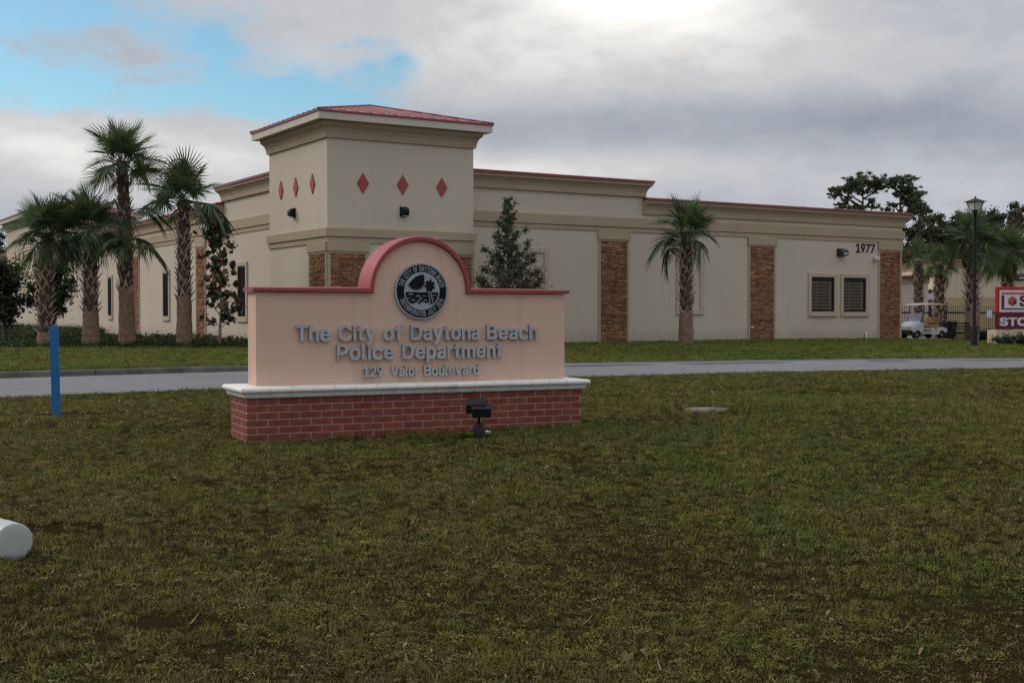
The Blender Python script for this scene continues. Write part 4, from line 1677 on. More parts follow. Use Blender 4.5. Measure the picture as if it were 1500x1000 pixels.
ring_text('THE CITY OF DAYTONA BEACH', 167, 11, SR * .715, SR * .885, False)
ring_text('INCORPORATED JULY 1876', 200, 340, SR * .715, SR * .885, True)

# ------------------------------------------------------------------ floodlight in front of the sign
FLX, FLY = px(701.5, 12.05), 12.05
fz = ground(FLX, FLY)
fl = thing('floodlight', 'small black ground floodlight on a stub post in front of the brick base', 'floodlight', (FLX, FLY, fz), SA)
MB().lathe([(.052, -.05), (.052, .125), (.049, .132)], n=20).build('stub_post', M['dark_plinth'], fl)
st = MB()
st.tube([(0, 0, .13), (0, 0, .20), (.0, .01, .235)], .014, 10)
st.tube([(0, 0, .132), (0, 0, .145)], .024, 10)
st.tube([(-.03, .005, .225), (.03, .005, .225)], .018, 10)
st.build('knuckle', M['black_metal'], fl)
hd = MB()
# ballast housing (back, wider) and lamp hood facing the wall and up
Mh = Matrix.Translation((-.02, .01, .31)) @ Matrix.Rotation(R(-28), 4, 'Z') @ Matrix.Rotation(R(14), 4, 'X') @ Matrix.Scale(.82, 4)
prof = [(-.135, -.058), (-.02, -.075), (.115, -.07), (.125, .02), (.1, .062), (-.09, .072), (-.128, .045)]
hd.prism(prof, lambda a, b: Mh @ Vector((-.115, a, b)), lambda a, b: Mh @ Vector((.115, a, b)))
head = hd.build('lamp_head', M['black_metal'], fl)
hd = MB()
Mk = Mh @ Matrix.Translation((.07, -.125, -.012))
hd.box((-.11, -.09, -.072), (.11, .075, .03), M=Mk, bev=.012)
hd.box((-.118, -.10, .0305), (.118, .08, .044), M=Mk, bev=.004)
hd.build('ballast_box', M['black_metal'], head)
MB().box((-.1, .126, -.055), (.1, .13, .02), M=Mh).build('lens', M['glass_dark'], head)

# pale chip of stone by the foot of the sign
def pebble(name, label, x, y, s, mat, seed):
    bm = bmesh.new()
    bmesh.ops.create_icosphere(bm, subdivisions=2, radius=1)
    r = random.Random(seed)
    for v in bm.verts:
        v.co *= r.uniform(.75, 1.1)
        v.co.x *= s[0]; v.co.y *= s[1]; v.co.z *= s[2]
    me = bpy.data.meshes.new(name)
    bm.to_mesh(me); bm.free()
    me.materials.append(mat)
    return tag(link(name, me, loc=(x, y, ground(x, y) + s[2] * .6)), label, 'stone')


pebble('stone_chip', 'small pale stone chip in the grass right of the floodlight', px(714.5, 12.5), 12.48, (.032, .02, .018), M['cap_white'], 3)

# ------------------------------------------------------------------ blue post, pipe, utility lid
Yp = depth(608, -0.01)
bp = MB()
cs = [(-.048, -.022), (.048, -.022), (.048, .012), (.014, .024), (-.014, .024), (-.048, .012)]
rings = [[(a * k + lean, b * k, z) for a, b in cs] for z, k, lean in ((-.15, 1, .004), (0, 1, 0), (.55, 1, -.008), (1.06, 1, -.016), (1.088, .9, -.0165))]
bp.rings(rings, True, (True, True), smooth=False)
bp.box((-.050, -.0245, .95), (-.040, -.021, 1.06)) if False else None
post = thing('marker_post', 'slim blue plastic utility marker post standing alone in the lawn left of the sign', 'post', (px(81.5, Yp), Yp, ground(px(81.5, Yp), Yp)), 0.15)
bp.build('post_body', M['blue'], post)
gr = MB()
for sx in (-.03, .03):
    rr = [[(sx + lean - .004, -.0245, z), (sx + lean + .004, -.0245, z), (sx + lean + .004, -.020, z), (sx + lean - .004, -.020, z)] for z, lean in ((.0, 0), (.55, -.008), (1.05, -.0157))]
    gr.rings(rr, True, (True, True), smooth=False)
gr.build('rib', M['blue'], post)

Ypi = 6.75
pr = 0.104
pcx = px(17.5, Ypi)
pipe = thing('pipe', 'capped white plastic pipe lying on the grass at the left edge', 'pipe', (pcx, Ypi, ground(pcx, Ypi) + pr - .012), 0)
ax = Vector((-0.68, 0.73, 0.0)).normalized()       # runs away to the left
q = ax.to_track_quat('Z', 'Y')
mb = MB()
mb.lathe([(pr * .965, 0.05), (pr * .965, 2.4)], n=40, cap=(False, True))
o = mb.build('pipe_barrel', M['pvc'], pipe)
o.rotation_euler = q.to_euler()
mb = MB()
mb.lathe([(pr * .5, -.008), (pr * .9, -.006), (pr * .975, -.004), (pr * .995, .0005), (pr, .004), (pr * 1.0, .16), (pr * .985, .165), (pr * .962, .165)], n=40, cap=(True, False))
o = mb.build('end_cap', M['pvc'], pipe)
o.rotation_euler = q.to_euler()

Yl = depth(603, 0.03)
lx_ = px(1036, Yl)
lid = thing('utility_lid', 'flat round concrete utility lid set in the grass right of the sign', 'lid', (lx_, Yl, ground(lx_, Yl)))
MB().lathe([(.26, -.05), (.26, .014), (.245, .02), (.215, .02), (.21, .014), (.205, .014)], n=32).build('rim', M['lid'], lid)
MB().lathe([(.2, 0), (.2, .018), (.19, .023)], n=32).build('cover', M['lid'], lid)
for sx in (-1, 1):
    MB().lathe([(.018, .02), (.018, .029), (.012, .031)], c=(sx * .12, 0), n=8).build('lid_bolt', M['bronze'], lid)

# ------------------------------------------------------------------ palms
def frond_mesh(name, seed, droop, lp=0.8, L=0.82, n=38, span=150, mat=None, fold=0.25, bend=0.35):
    r = random.Random(seed)
    mb = MB()
    # petiole, slightly arched
    seg = 4
    pet = [Vector((lp * k / seg, 0, -0.10 * bend * (k / seg) ** 2)) for k in range(seg + 1)]
    mb.tube(pet, [.024, .018, .015, .013, .012], 5, cap=(False, False), tint=0.9)
    tip = pet[-1]
    cl = 0.34
    def costa(t):
        return tip + Vector((cl * t * math.cos(bend * t), 0, -cl * t * math.sin(bend * t) * (1 + t)))
    for i in range(n):
        f = (i + .5) / n * 2 - 1
        th = R(span * f)
        t = (1 - abs(f)) ** 1.2
        p0 = costa(t)
        pitch = -bend * 1.6 * t
        ln = L * (1 - .30 * abs(f) ** 1.5) * r.uniform(.88, 1.08)
        d = Vector((math.cos(th) * math.cos(pitch), math.sin(th), math.cos(th) * math.sin(pitch) + fold * abs(math.sin(th)))).normalized()
        up = Vector((0, 0, 1))
        s = d.cross(up).normalized()
        tw = r.uniform(-.6, .6)
        s2 = (s * math.cos(tw) + up * math.sin(tw))
        dr = droop * r.uniform(.6, 1.4)
        ring = []
        tt = r.uniform(.15, .85)
        for fr, wd in ((0.0, .018), (.35, .028), (.62, .022), (.84, .012), (1.0, .002)):
            c = p0 + d * ln * fr - up * dr * ln * max(0, fr - .15) ** 1.8
            if fr > .5:
                c -= d * ln * dr * .25 * (fr - .5)
            ring.append((c - s2 * wd, c + s2 * wd))
        vs = [v for pr_ in ring for v in pr_]
        mb.add(vs, [[2 * k, 2 * k + 1, 2 * k + 3, 2 * k + 2] for k in range(len(ring) - 1)], 0, tt)
    return mb.mesh(name, mat or M['frond'], recalc=False)


F_UP = [frond_mesh('frond', 1, .14, lp=.55, L=.95, fold=.32, bend=.2), frond_mesh('frond', 2, .24, lp=.6, L=.92, fold=.26, bend=.35), frond_mesh('frond', 3, .34, lp=.62, L=.9, fold=.15, bend=.45)]
F_DN = [frond_mesh('frond', 4, .50, lp=.62, L=.9, fold=.0, bend=.6), frond_mesh('frond', 5, .68, lp=.6, L=.88, fold=-.15, bend=.8)]
F_DRY = [frond_mesh('frond', 6, .9, lp=.5, L=.8, fold=-.3, bend=.9, mat=M['frond_dry'])]


def boot_mesh(mat):
    """split leaf base: two legs that clasp the trunk and join in one blunt prong"""
    mb = MB()
    for s in (-1, 1):
        # x outwards, y sideways, z up
        a = [(-.02, s * .115, -.17), (.012, s * .125, -.16), (.012, s * .085, -.17), (-.02, s * .08, -.175)]
        b = [(-.005, s * .060, -.03), (.04, s * .062, -.02), (.04, s * .004, -.025), (-.005, s * .004, -.03)]
        c = [(.05, s * .042, .11), (.075, s * .038, .10), (.075, s * .002, .10), (.05, s * .002, .11)]
        d = [(.10, s * .026, .20), (.118, s * .024, .19), (.118, s * .001, .19), (.10, s * .001, .20)]
        mb.rings([a, b, c, d], True, (True, True), smooth=False)
    return mb.mesh('boot', mat)


BOOT = boot_mesh(M['boot'])
BOOT_D = boot_mesh(M['boot_dark'])


def palm(label, X, Y, H, rad, boots_from, n_up, n_dn, seed, low=(), group=None, scale=1.0, z0=None, boot_step=0.048, lean=(0, 0), dry=0, crown=1.0, dark=0.0, flare=1.12, boot_s=1.0):
    r = random.Random(seed)
    z0 = ground(X, Y) if z0 is None else z0
    t = thing('palm_tree', label, 'palm tree', (X, Y, z0), 0, group)
    mb = MB()
    N = 26
    rings = []
    def axis(z):
        k = z / H
        return (lean[0] * k * k, lean[1] * k * k)
    for i in range(N + 1):
        z = -0.3 + (H + .35) * i / N
        k = max(0, z / H)
        rr = rad * (flare - (flare - 1) * min(1, k * 5)) if k < .2 else rad
        rr *= 1 - .22 * smooth(.62, 1.0, k)
        if k > boots_from: rr *= .84
        rr *= 1 + .03 * math.sin(i * 2.1 + seed) + .012 * math.sin(i * 5.3)
        ax_, ay_ = axis(max(0, z))
        rings.append([(ax_ + rr * math.cos(2 * math.pi * j / 18) * (1 + .02 * r.uniform(-1, 1)), ay_ + rr * math.sin(2 * math.pi * j / 18) * (1 + .02 * r.uniform(-1, 1)), z) for j in range(18)])
    nb = max(2, int((boots_from * H + .3) / (H + .35) * N) + 1)
    mb.rings(rings[:nb + 1], cap=(True, False))
    mb.rings(rings[nb:], cap=(False, True), mi=1)
    mb.build('trunk', [M['bark_palm'], M['bark_gap']], t)
    z = boots_from * H
    k = 0
    while z < H - .05:
        a = k * 2.39996 + seed
        kk = z / H
        rr = rad * (1 - .22 * smooth(.62, 1.0, kk)) * .88
        ax_, ay_ = axis(z)
        s = boot_s * r.uniform(.8, 1.1) * (1.0 if kk < .8 else .85) * rad / .29
        # skip the boots on the back that nothing can show
        o = link('boot', BOOT_D if r.random() < dark + .6 * smooth(.75, .95, kk) else BOOT, t, loc=(ax_ + rr * math.cos(a), ay_ + rr * math.sin(a), z + r.uniform(-.03, .03)),
                 rot=(0, R(r.uniform(4, 26)), a + r.uniform(-.12, .12)), scale=s)
        z += boot_step * r.uniform(.8, 1.2) * rad / .29
        k += 1
    cx_, cy_ = axis(H)
    n = n_up + n_dn
    lo_el = -8 - 2.2 * n_dn
    for i in range(n):
        a = i * 2.39996 + seed * 1.3
        f = i / max(1, n - 1)
        el_ = 88 + (lo_el - 88) * f ** .95 + r.uniform(-15, 15) * min(1, 6 * f)
        q_ = el_ + r.uniform(-14, 14)
        me = F_UP[0] if q_ > 60 else F_UP[1] if q_ > 36 else F_UP[2] if q_ > 8 else F_DN[r.randrange(2)]
        link('frond', me, t, loc=(cx_ + .08 * math.cos(a), cy_ + .08 * math.sin(a), H - .16 + .30 * (1 - f) + r.uniform(-.05, .05)), rot=(r.uniform(-1.15, 1.15), -R(el_), a),
             scale=scale * crown * .90 * r.uniform(.84, 1.08))
    for (zf, adeg, el_, sc) in low:
        a = R(adeg)
        ax_, ay_ = axis(zf)
        link('frond', F_DN[r.randrange(2)], t, loc=(ax_ + rad * .6 * math.cos(a), ay_ + rad * .6 * math.sin(a), zf), rot=(r.uniform(-.2, .2), -R(el_), a), scale=scale * sc)
    for i in range(dry):
        a = r.uniform(0, 6.28)
        link('frond', F_DRY[0], t, loc=(cx_ + .15 * math.cos(a), cy_ + .15 * math.sin(a), H - .25), rot=(0, R(r.uniform(35, 60)), a), scale=scale * .8)
    return t


PG = 'palms along the left facade'
YL = 42.2
palm('leftmost cabbage palm with wide drooping crown, standing just behind the blue post', px(66, YL), YL, 3.80, .25, .13, 20, 7, 1.0, group=PG, crown=.98, lean=(.12, 0), dark=.15)
palm('stout cabbage palm with shaggy booted trunk between the blue post and the tallest palm', px(133, YL), YL, 4.0, .27, .28, 20, 5, 2.2, group=PG, crown=.92)
palm('tallest cabbage palm with fronds halfway down its trunk, left of the tower', px(186, YL + .3), YL + .3, 6.25, .26, .30, 19, 5, 3.1, group=PG, crown=.93,
     low=((4.6, -8, 16, 1.0), (4.62, 8, 2, .9), (4.55, -60, -10, .8), (3.4, -75, 18, .9), (3.35, 12, 14, .9), (3.4, -130, 10, .85), (3.45, 185, 14, .85), (3.5, -40, 24, .9), (3.5, -100, 30, .8)), lean=(-.12, 0))
palm('cabbage palm with open upright fan crown standing beside the magnolia', px(270, YL), YL, 4.88, .25, .31, 17, 1, 4.4, group=PG, crown=1.06, low=((4.7, -12, 16, 1.15), (4.68, 2, 6, 1.05)), boot_s=1.0)
Y5 = 46.0
palm('lone cabbage palm with rounded crown against the blank right facade', px(1005, Y5), Y5, 4.12, .26, .27, 23, 2, 5.3, crown=.93, low=((3.8, 178, 2, .95), (3.75, 160, -18, .9)), boot_step=.046)
PR = 'palms by the gate on the right'
palm('thin scruffy palm with sparse crown behind the golf cart roof, nearest the building end', px(1345, 66), 66, 4.2, .26, .2, 5, 5, 6.0, group=PR, crown=.70, dry=2)
palm('palm with booted trunk and drooping crown behind the seat of the golf cart', px(1375, 64), 64, 3.75, .30, .15, 9, 6, 7.1, group=PR, crown=.72, dry=1)
palm('big palm with bristly booted trunk directly behind the street lamp', px(1424, 56.5), 56.5, 4.45, .31, .30, 20, 6, 8.2, group=PR, crown=1.0, dry=4, boot_s=1.3)
palm('palm with hanging fronds rising behind the red storage sign', px(1475, 61), 61, 4.2, .26, .3, 15, 10, 9.4, group=PR, crown=1.1, dry=5, dark=.6)


# ------------------------------------------------------------------ broadleaf trees and shrubs
def leaf_cloud(name, centres, n, size, mat, parent=None, seed=0, flat=0.0, up=0.0, shape=1.0):
    """many leaf-sized quads spread through clumps; centres: (x,y,z,radius)"""
    g = np.random.default_rng(seed)
    C = np.asarray(centres, dtype=float)
    wts = C[:, 3] ** 2
    idx = g.choice(len(C), n, p=wts / wts.sum())
    d = g.normal(size=(n, 3))
    d /= np.linalg.norm(d, axis=1)[:, None]
    rad = np.minimum(np.abs(g.normal(0, .62, n)), 1.7)
    pos = C[idx, :3] + d * (rad * C[idx, 3])[:, None] * np.array([1, 1, 1 - flat])
    nrm = d + g.normal(size=(n, 3)) * .7 + np.array([0, 0, up])
    nrm /= np.linalg.norm(nrm, axis=1)[:, None]
    t = np.cross(nrm, g.normal(size=(n, 3)))
    t /= np.linalg.norm(t, axis=1)[:, None]
    b = np.cross(nrm, t)
    s = size * g.uniform(.6, 1.35, n)[:, None]
    v = np.stack([pos - t * s * .5, pos + b * s * .26 * shape + nrm * s * .06, pos + t * s * .5, pos - b * s * .26 * shape + nrm * s * .06], 1).reshape(-1, 3)
    me = bpy.data.meshes.new(name)
    me.vertices.add(n * 4)
    me.vertices.foreach_set('co', v.astype(np.float32).ravel())
    me.loops.add(n * 4)
    me.loops.foreach_set('vertex_index', np.arange(n * 4, dtype=np.int32))
    me.polygons.add(n)
    me.polygons.foreach_set('loop_start', np.arange(0, n * 4, 4, dtype=np.int32))
    me.polygons.foreach_set('loop_total', np.full(n, 4, dtype=np.int32))
    mats = mat if isinstance(mat, (list, tuple)) else [mat]
    for m in mats: me.materials.append(m)
    if len(mats) > 1:
        me.polygons.foreach_set('material_index', (g.uniform(0, 1, n) < .30).astype(np.int32))
    clump = g.uniform(0, 1, len(C))
    tint = np.clip(.55 * clump[idx] + .45 * g.uniform(0, 1, n), 0, 1)
    at = me.attributes.new('tint', 'FLOAT', 'POINT')
    at.data.foreach_set('value', np.repeat(tint, 4).astype(np.float32))
    me.update()
    me.validate()
    return link(name, me, parent)


def branchy(parent, top, n, spread, r0, mat, seed, z_from=.25, name='branch', updeg=(20, 60), curve=.2):
    """trunk with limbs; returns limb tips"""
    r = random.Random(seed)
    tr = MB()
    pts = [(0, 0, -.2)]
    for k in range(1, 7):
        pts.append((r.gauss(0, .03) * k * .3, r.gauss(0, .03) * k * .3, top * k / 6))
    tr.tube(pts, [r0 * (1 - .8 * k / 6) + .008 for k in range(7)], 8)
    tr.build('trunk', mat, parent)
    tips = [pts[-1]]
    lb = MB()
    for i in range(n):
        f = z_from + (1 - z_from) * (i + .5) / n
        z = top * f
        a = i * 2.39996 + r.uniform(-.4, .4)
        L = spread(f) * r.uniform(.75, 1.1)
        e_ = R(r.uniform(*updeg))
        p0 = Vector((0, 0, z))
        p1 = p0 + Vector((math.cos(a) * math.cos(e_), math.sin(a) * math.cos(e_), math.sin(e_))) * L * .5
        p2 = p1 + Vector((math.cos(a + .2) * math.cos(e_ + curve), math.sin(a + .2) * math.cos(e_ + curve), math.sin(e_ + curve))) * L * .5
        rb = r0 * .4 * (1 - .6 * f)
        lb.tube([p0, p1, p2], [rb, rb * .6, rb * .25], 5, cap=(False, True))
        tips.append(tuple(p1)); tips.append(tuple(p2))
    lb.build(name, mat, parent)
    return tips


def tree(label, X, Y, top, spread, n_limb, r0, leaf_n, leaf_s, leaf_m, bark, seed, clump=.35, z_from=.25, cat='tree', name='tree', group=None, updeg=(15, 55), flat=.1, shape=1.0, tipsc=None, z0=None):
    t = thing(name, label, cat, (X, Y, ground(X, Y) if z0 is None else z0), 0, group)
    tips = branchy(t, top, n_limb, spread, r0, bark, seed, z_from, updeg=updeg)
    r = random.Random(seed + 5)
    cs = [(p[0] + r.gauss(0, .05), p[1] + r.gauss(0, .05), p[2], clump * r.uniform(.6, 1.25) * (tipsc(p[2] / top) if tipsc else 1)) for p in tips]
    o = leaf_cloud('crown', cs, leaf_n, leaf_s, leaf_m, t, seed, flat, shape=shape)
    return t


# conical young oak behind the sign, magnolia, two dark trees at the left
Yo = 42.5
tree('bushy conical young oak behind the right shoulder of the sign', px(744, Yo), Yo, 5.0, lambda f: 1.95 * (1.02 - f) ** 1.1 + .10, 78, .08, 20000, .085, M['leaf_oak'], M['bark'], 21, clump=.33, z_from=.12,
     name='oak_tree', updeg=(5, 45), tipsc=lambda k: 1.25 - .9 * k)
Ym = 42.0
tree('slender young magnolia with glossy leaves and rusty undersides left of the sign', px(322, Ym), Ym, 3.95, lambda f: .88 * (1.12 - f * .62), 30, .05, 1300, .20, [M['leaf_mag'], M['leaf_rust']], M['bark_pale'], 22,
     clump=.22, z_from=.14, name='magnolia_tree', updeg=(10, 60), shape=1.3)
tree('dense dark bushy tree cut off by the left edge of the photograph', px(6, 47), 47, 2.75, lambda f: 1.05 * (1.1 - .6 * f), 24, .09, 6500, .16, M['leaf_dark'], M['bark'], 23, clump=.42, z_from=.2, name='bushy_tree')
tree('loose green bushy tree behind the trunk of the leftmost palm', px(78, 48), 48, 2.75, lambda f: 1.3 * (1.1 - .55 * f), 22, .07, 5200, .16, M['leaf_mid'], M['bark'], 24, clump=.40, z_from=.25, name='bushy_tree')


# ground cover planting under the palms
def ground_cover():
    g = np.random.default_rng(5)
    cs = []
    for i in range(3400):
        x = g.uniform(-22.5, -5.3)
        y0 = 42.9 + 0.03 * (x + 14)
        y = y0 + g.uniform(-2.2, 10) if i % 2 else y0 + g.uniform(-2.4, 2.2)
        # stay in front of the facade
        q = Vector((x, y, 0)) - BC
        if q.dot(BU) > REC_L - .25 and q.dot(BV) > 0: continue
        cs.append((x, y, ground(x, y) + .03 + g.uniform(0, .12) * smooth(40.3, 43, y) + .012 * max(0, y - 42), g.uniform(.12, .26)))
    for i in range(900):
        y = g.uniform(50, 84)
        x = px(g.uniform(-25, 150), y)
        q = Vector((x, y, 0)) - BC
        if q.dot(BU) > REC_L - .3: continue
        cs.append((x, y, ground(x, y) + g.uniform(.1, .35), g.uniform(.25, .4)))
    o = leaf_cloud('ground_cover', cs, 84000, .085, M['leaf_hedge'], None, 6, .35, up=.6)
    tag(o, kind='stuff')
    mb = MB()
    pts = [(-30, 40.6), (-5.2, 41.0), (-6.2, 41.0 + 4), (-14, 60), (-34, 90)]
    mb.add([(x, y, ground(x, y) + .02) for x, y in pts], [[0, 1, 2, 3, 4]])
    tag(mb.build('planting_bed', M['mulch']), kind='structure')


ground_cover()


# round shrubs at the foot of the storage sign, and the low hedge by the fence
def shrub(label, X, Y, r_, h, seed, group=None):
    t = thing('shrub', label, 'shrub', (X, Y, ground(X, Y)), 0, group)
    rr = random.Random(seed)
    cs = [(rr.gauss(0, r_ * .45), rr.gauss(0, r_ * .4), h * rr.uniform(.25, .7), r_ * rr.uniform(.35, .55)) for k in range(16)]
    leaf_cloud('foliage', cs, 1500, .08, M['leaf_dark'], t, seed, .2)
    MB().tube([(0, 0, -.1), (0, 0, h * .5)], [.03, .015], 6).build('stem', M['bark'], t)


shrub('round clipped shrub at the left foot of the red storage sign', px(1471, 47.6), 47.6, .45, .45, 41, 'shrubs round the storage sign')
shrub('round clipped shrub at the right edge below the number on the storage sign', px(1495, 47.6), 47.6, .45, .45, 42, 'shrubs round the storage sign')
hd_c = []
for k in range(60):
    xx = px(1432 + rnd.uniform(0, 27), 57)
    hd_c.append((xx, 57 + rnd.uniform(-.3, .3), ground(xx, 57) + rnd.uniform(.1, .4), .22))
tag(leaf_cloud('hedge', hd_c, 3500, .09, M['leaf_dark'], None, 43, .1), 'low dark clipped hedge between the big palm and the red storage sign', 'hedge')

# ------------------------------------------------------------------ street lamp
Ys = depth(509.5, -0.03)
lamp = thing('street_lamp', 'tall black lamp post with four sided lantern head on the far verge', 'street lamp', (px(1427, Ys), Ys, ground(px(1427, Ys), Ys)), .35)
LH = hz(309.5, Ys) - ground(px(1427, Ys), Ys)
MB().lathe([(.13, -.2), (.13, .10), (.115, .14), (.115, .62), (.09, .70), (.062, .78), (.055, LH - .5), (.05, LH - .1), (.075, LH - .06), (.05, LH)], n=16).build('pole', M['black_metal'], lamp)


def sq(r_, z, t=0):
    return [(r_, r_, z), (-r_, r_, z), (-r_, -r_, z), (r_, -r_, z)]


ln = MB()
ln.rings([sq(.05, LH), sq(.12, LH + .02), sq(.13, LH + .035)], True, (True, True), smooth=False)
lan = ln.build('lantern_base', M['black_metal'], lamp)
for k in range(4):
    Mr = Matrix.Rotation(k * math.pi / 2, 3, 'Z')
    v = [Mr @ Vector(p) for p in ((.115, .115, LH + .037), (-.115, .115, LH + .037), (-.195, .195, LH + .31), (.195, .195, LH + .31))]
    MB().add(v, [[0, 1, 2, 3]]).build('lantern_pane', M['frost'], lan)
    b0, b1 = Mr @ Vector((.125, .125, LH + .03)), Mr @ Vector((.205, .205, LH + .31))
    MB().tube([b0, b1], .014, 5).build('lantern_bar', M['black_metal'], lan)
rf = MB()
rf.rings([sq(.21, LH + .305), sq(.28, LH + .315), sq(.28, LH + .33), sq(.15, LH + .39), sq(.05, LH + .44), sq(.03, LH + .46)], True, (True, True), smooth=False)
rf.build('lantern_roof', M['black_metal'], lamp)
MB().lathe([(.02, LH + .46), (.03, LH + .475), (.025, LH + .495), (.008, LH + .53), (.002, LH + .57)], n=10).build('finial', M['black_metal'], lamp)

# ------------------------------------------------------------------ storage sign (runs out of the frame)
Yt = 49.0
sx0 = px(1460, Yt)
stg = thing('storage_sign', 'red and maroon storage sign with white lettering on a beige base', 'sign', (sx0, Yt, 0), R(9))
zA, zB, zC, zD, zE = hz(503, Yt), hz(483, Yt) - .02, hz(482, Yt), hz(457.5, Yt), hz(420, Yt)
SWD = 3.2
MB().box((.02, .05, zA - .4), (SWD, .75, zB), bev=.02).build('base', M['cream'], stg)
MB().box((0, 0, zD + .002), (SWD, .16, zE), bev=.01).build('upper_panel', M['sign_red'], stg)
MB().box((0, 0, zC), (SWD, .16, zD), bev=.01).build('lower_panel', M['sign_maroon'], stg)
S1 = Yt / FPX                                     # metres per photo pixel here


def sgx(x): return (x - 1460) * S1
def sgz(y): return hz(y, Yt)


def plate(name, x0, x1, y0, y1, d, mat):
    return MB().box((sgx(x0), -d, sgz(y1)), (sgx(x1), -d + .0035, sgz(y0))).build(name, mat, stg)


plate('white_border', 1464.0, 1575, 424.8, 457.0, .006, M['sign_white'])
plate('red_band', 1464.8, 1574, 454.9, 459.6, .008, M['sign_orange']) if False else None
plate('orange_stripe', 1467.0, 1572, 428.3, 431, .010, M['sign_orange'])
plate('maroon_stripe', 1467.0, 1471.5, 432.5, 453.5, .010, M['sign_maroon'])
plate('maroon_stripe', 1471.7, 1572, 451.4, 453.5, .010, M['sign_maroon'])
# the little box emblem, three visible faces
cx, cy, rr = 1484.5, 441.0, 8.2
def hexp(k): return (sgx(cx + rr * math.sin(R(60 * k)) * .98), sgz(cy - rr * math.cos(R(60 * k)) * .92))
ctr = (sgx(cx), sgz(cy))
def face(pts, mat, sh=.94):
    mx, mz = sum(p[0] for p in pts) / len(pts), sum(p[1] for p in pts) / len(pts)
    MB().prism([(mx + (p[0] - mx) * sh, mz + (p[1] - mz) * sh) for p in pts], lambda a, b: (a, -.0095, b), lambda a, b: (a, -.006, b)).build('box_emblem_face', mat, stg)
face([hexp(0), hexp(1), ctr, hexp(5)], M['sign_orange'])
face([hexp(5), ctr, hexp(3), hexp(4)], M['sign_red'])
face([hexp(1), hexp(2), hexp(3), ctr], M['sign_maroon'])


def sg_text(txt, x0, y0, y1, mat, d, bold=.03, squeeze=1.0, gap=.08, name='letter', limit=None):
    tp, bt = cap_h(bold)
    lay, tw = layout(txt, bold, gap)
    k = (sgz(y0) - sgz(y1)) / (tp - bt)
    for ch, x in lay:
        mb = MB()
        solid(mb, ch, bold, lambda a, b, dd: (sgx(x0) + (a + x) * k * squeeze, -d - dd, sgz(y1) + (b - bt) * k), .012)
        mb.build(name, mat, stg)


sg_text('S', 1496.5, 433.5, 447.5, M['sign_maroon'], .008, .03, 1.1)
sg_text('STORAGE', 1465.2, 465.5, 476.5, M['sign_white'], .002, .035, 1.42)
sg_text('38', 1493.3, 487, 492.5, M['black_metal'], -.048, .012, 1.0)

# ------------------------------------------------------------------ gate fence, bench, bin, cart
FY = 70.0
fz0, fz1 = ground(px(1390, FY), FY), 0
fence = thing('iron_fence', 'black iron picket fence behind the golf cart and bench', 'fence', (px(1312, FY), FY, ground(px(1390, FY), FY)), R(1.5))
FL = px(1475, FY) - px(1312, FY)
ftop = hz(447.5, FY) - fz0
pk = MB().box((-.011, -.011, .06), (.011, .011, ftop)).mesh('picket', M['black_metal'])
npk = int(FL / .125)
for i in range(npk):
    link('picket', pk, fence, loc=(i * .125, 0, 0))
for zz in (hz(458, FY) - fz0, hz(486.5, FY) - fz0):
    MB().box((-.05, -.02, zz - .045), (FL, .02, zz + .045)).build('rail', M['black_metal'], fence)
for xx in (0.0, px(1386.5, FY) - px(1312, FY), FL - .1):
    MB().box((xx - .05, -.05, -.2), (xx + .05, .05, ftop + .14)).build('post', M['black_metal'], fence)
MB().box((px(1451, FY) - px(1312, FY) - .18, -.03, hz(465, FY) - fz0), (px(1451, FY) - px(1312, FY) + .12, -.024, hz(454.5, FY) - fz0)).build('notice_plate', M['sign_white'], fence)

# bench
Yb = 56.0
bx_ = px(1416, Yb)
bench = thing('bench', 'black metal garden bench behind the street lamp', 'bench', (bx_, Yb, ground(bx_, Yb)), R(-6))
bw = 0.52
for s in (-1, 1):
    e_ = MB()
    e_.tube([(s * bw, -.22, 0), (s * bw, -.20, .62), (s * bw, .18, .62)], .025, 6)
    e_.tube([(s * bw, .26, 0), (s * bw, .18, .42), (s * (bw - .0), .30, .88)], .025, 6)
    e_.build('end_frame', M['black_metal'], bench)
for k in range(4):
    MB().box((-bw, -.20 + k * .105, .415), (bw, -.11 + k * .105, .44)).build('seat_slat', M['black_metal'], bench)
for zz, yy in ((.56, .225), (.68, .255), (.82, .29)):
    MB().box((-bw, yy - .012, zz - .03), (bw, yy + .012, zz + .03)).build('back_slat', M['black_metal'], bench)

# bin
Yq = 62.5
qx = px(1391, Yq)
qz = ground(qx, Yq)
bin_ = thing('litter_bin', 'dark lidded wheeled bin beside the rear of the golf cart', 'bin', (qx, Yq, qz + .02), R(8))
b_ = MB()
b_.rings([[(-.2, -.22, 0), (.2, -.22, 0), (.2, .22, 0), (-.2, .22, 0)], [(-.26, -.28, .82), (.26, -.28, .82), (.26, .28, .82), (-.26, .28, .82)]], True, (True, True), smooth=False)
b_.build('tub', M['black_metal'], bin_)
b_ = MB()
b_.rings([[(-.28, -.3, .825), (.28, -.3, .825), (.28, .3, .825), (-.28, .3, .825)], [(-.26, -.27, .88), (.26, -.27, .88), (.26, .3, .93), (-.26, .3, .93)]], True, (True, True), smooth=False)
b_.build('lid', M['dark_plinth'], bin_)
for s in (-1, 1):
    MB().tube([(s * .24, .2, .08), (s * .3, .2, .08)], .09, 12).build('wheel', M['rubber'], bin_)


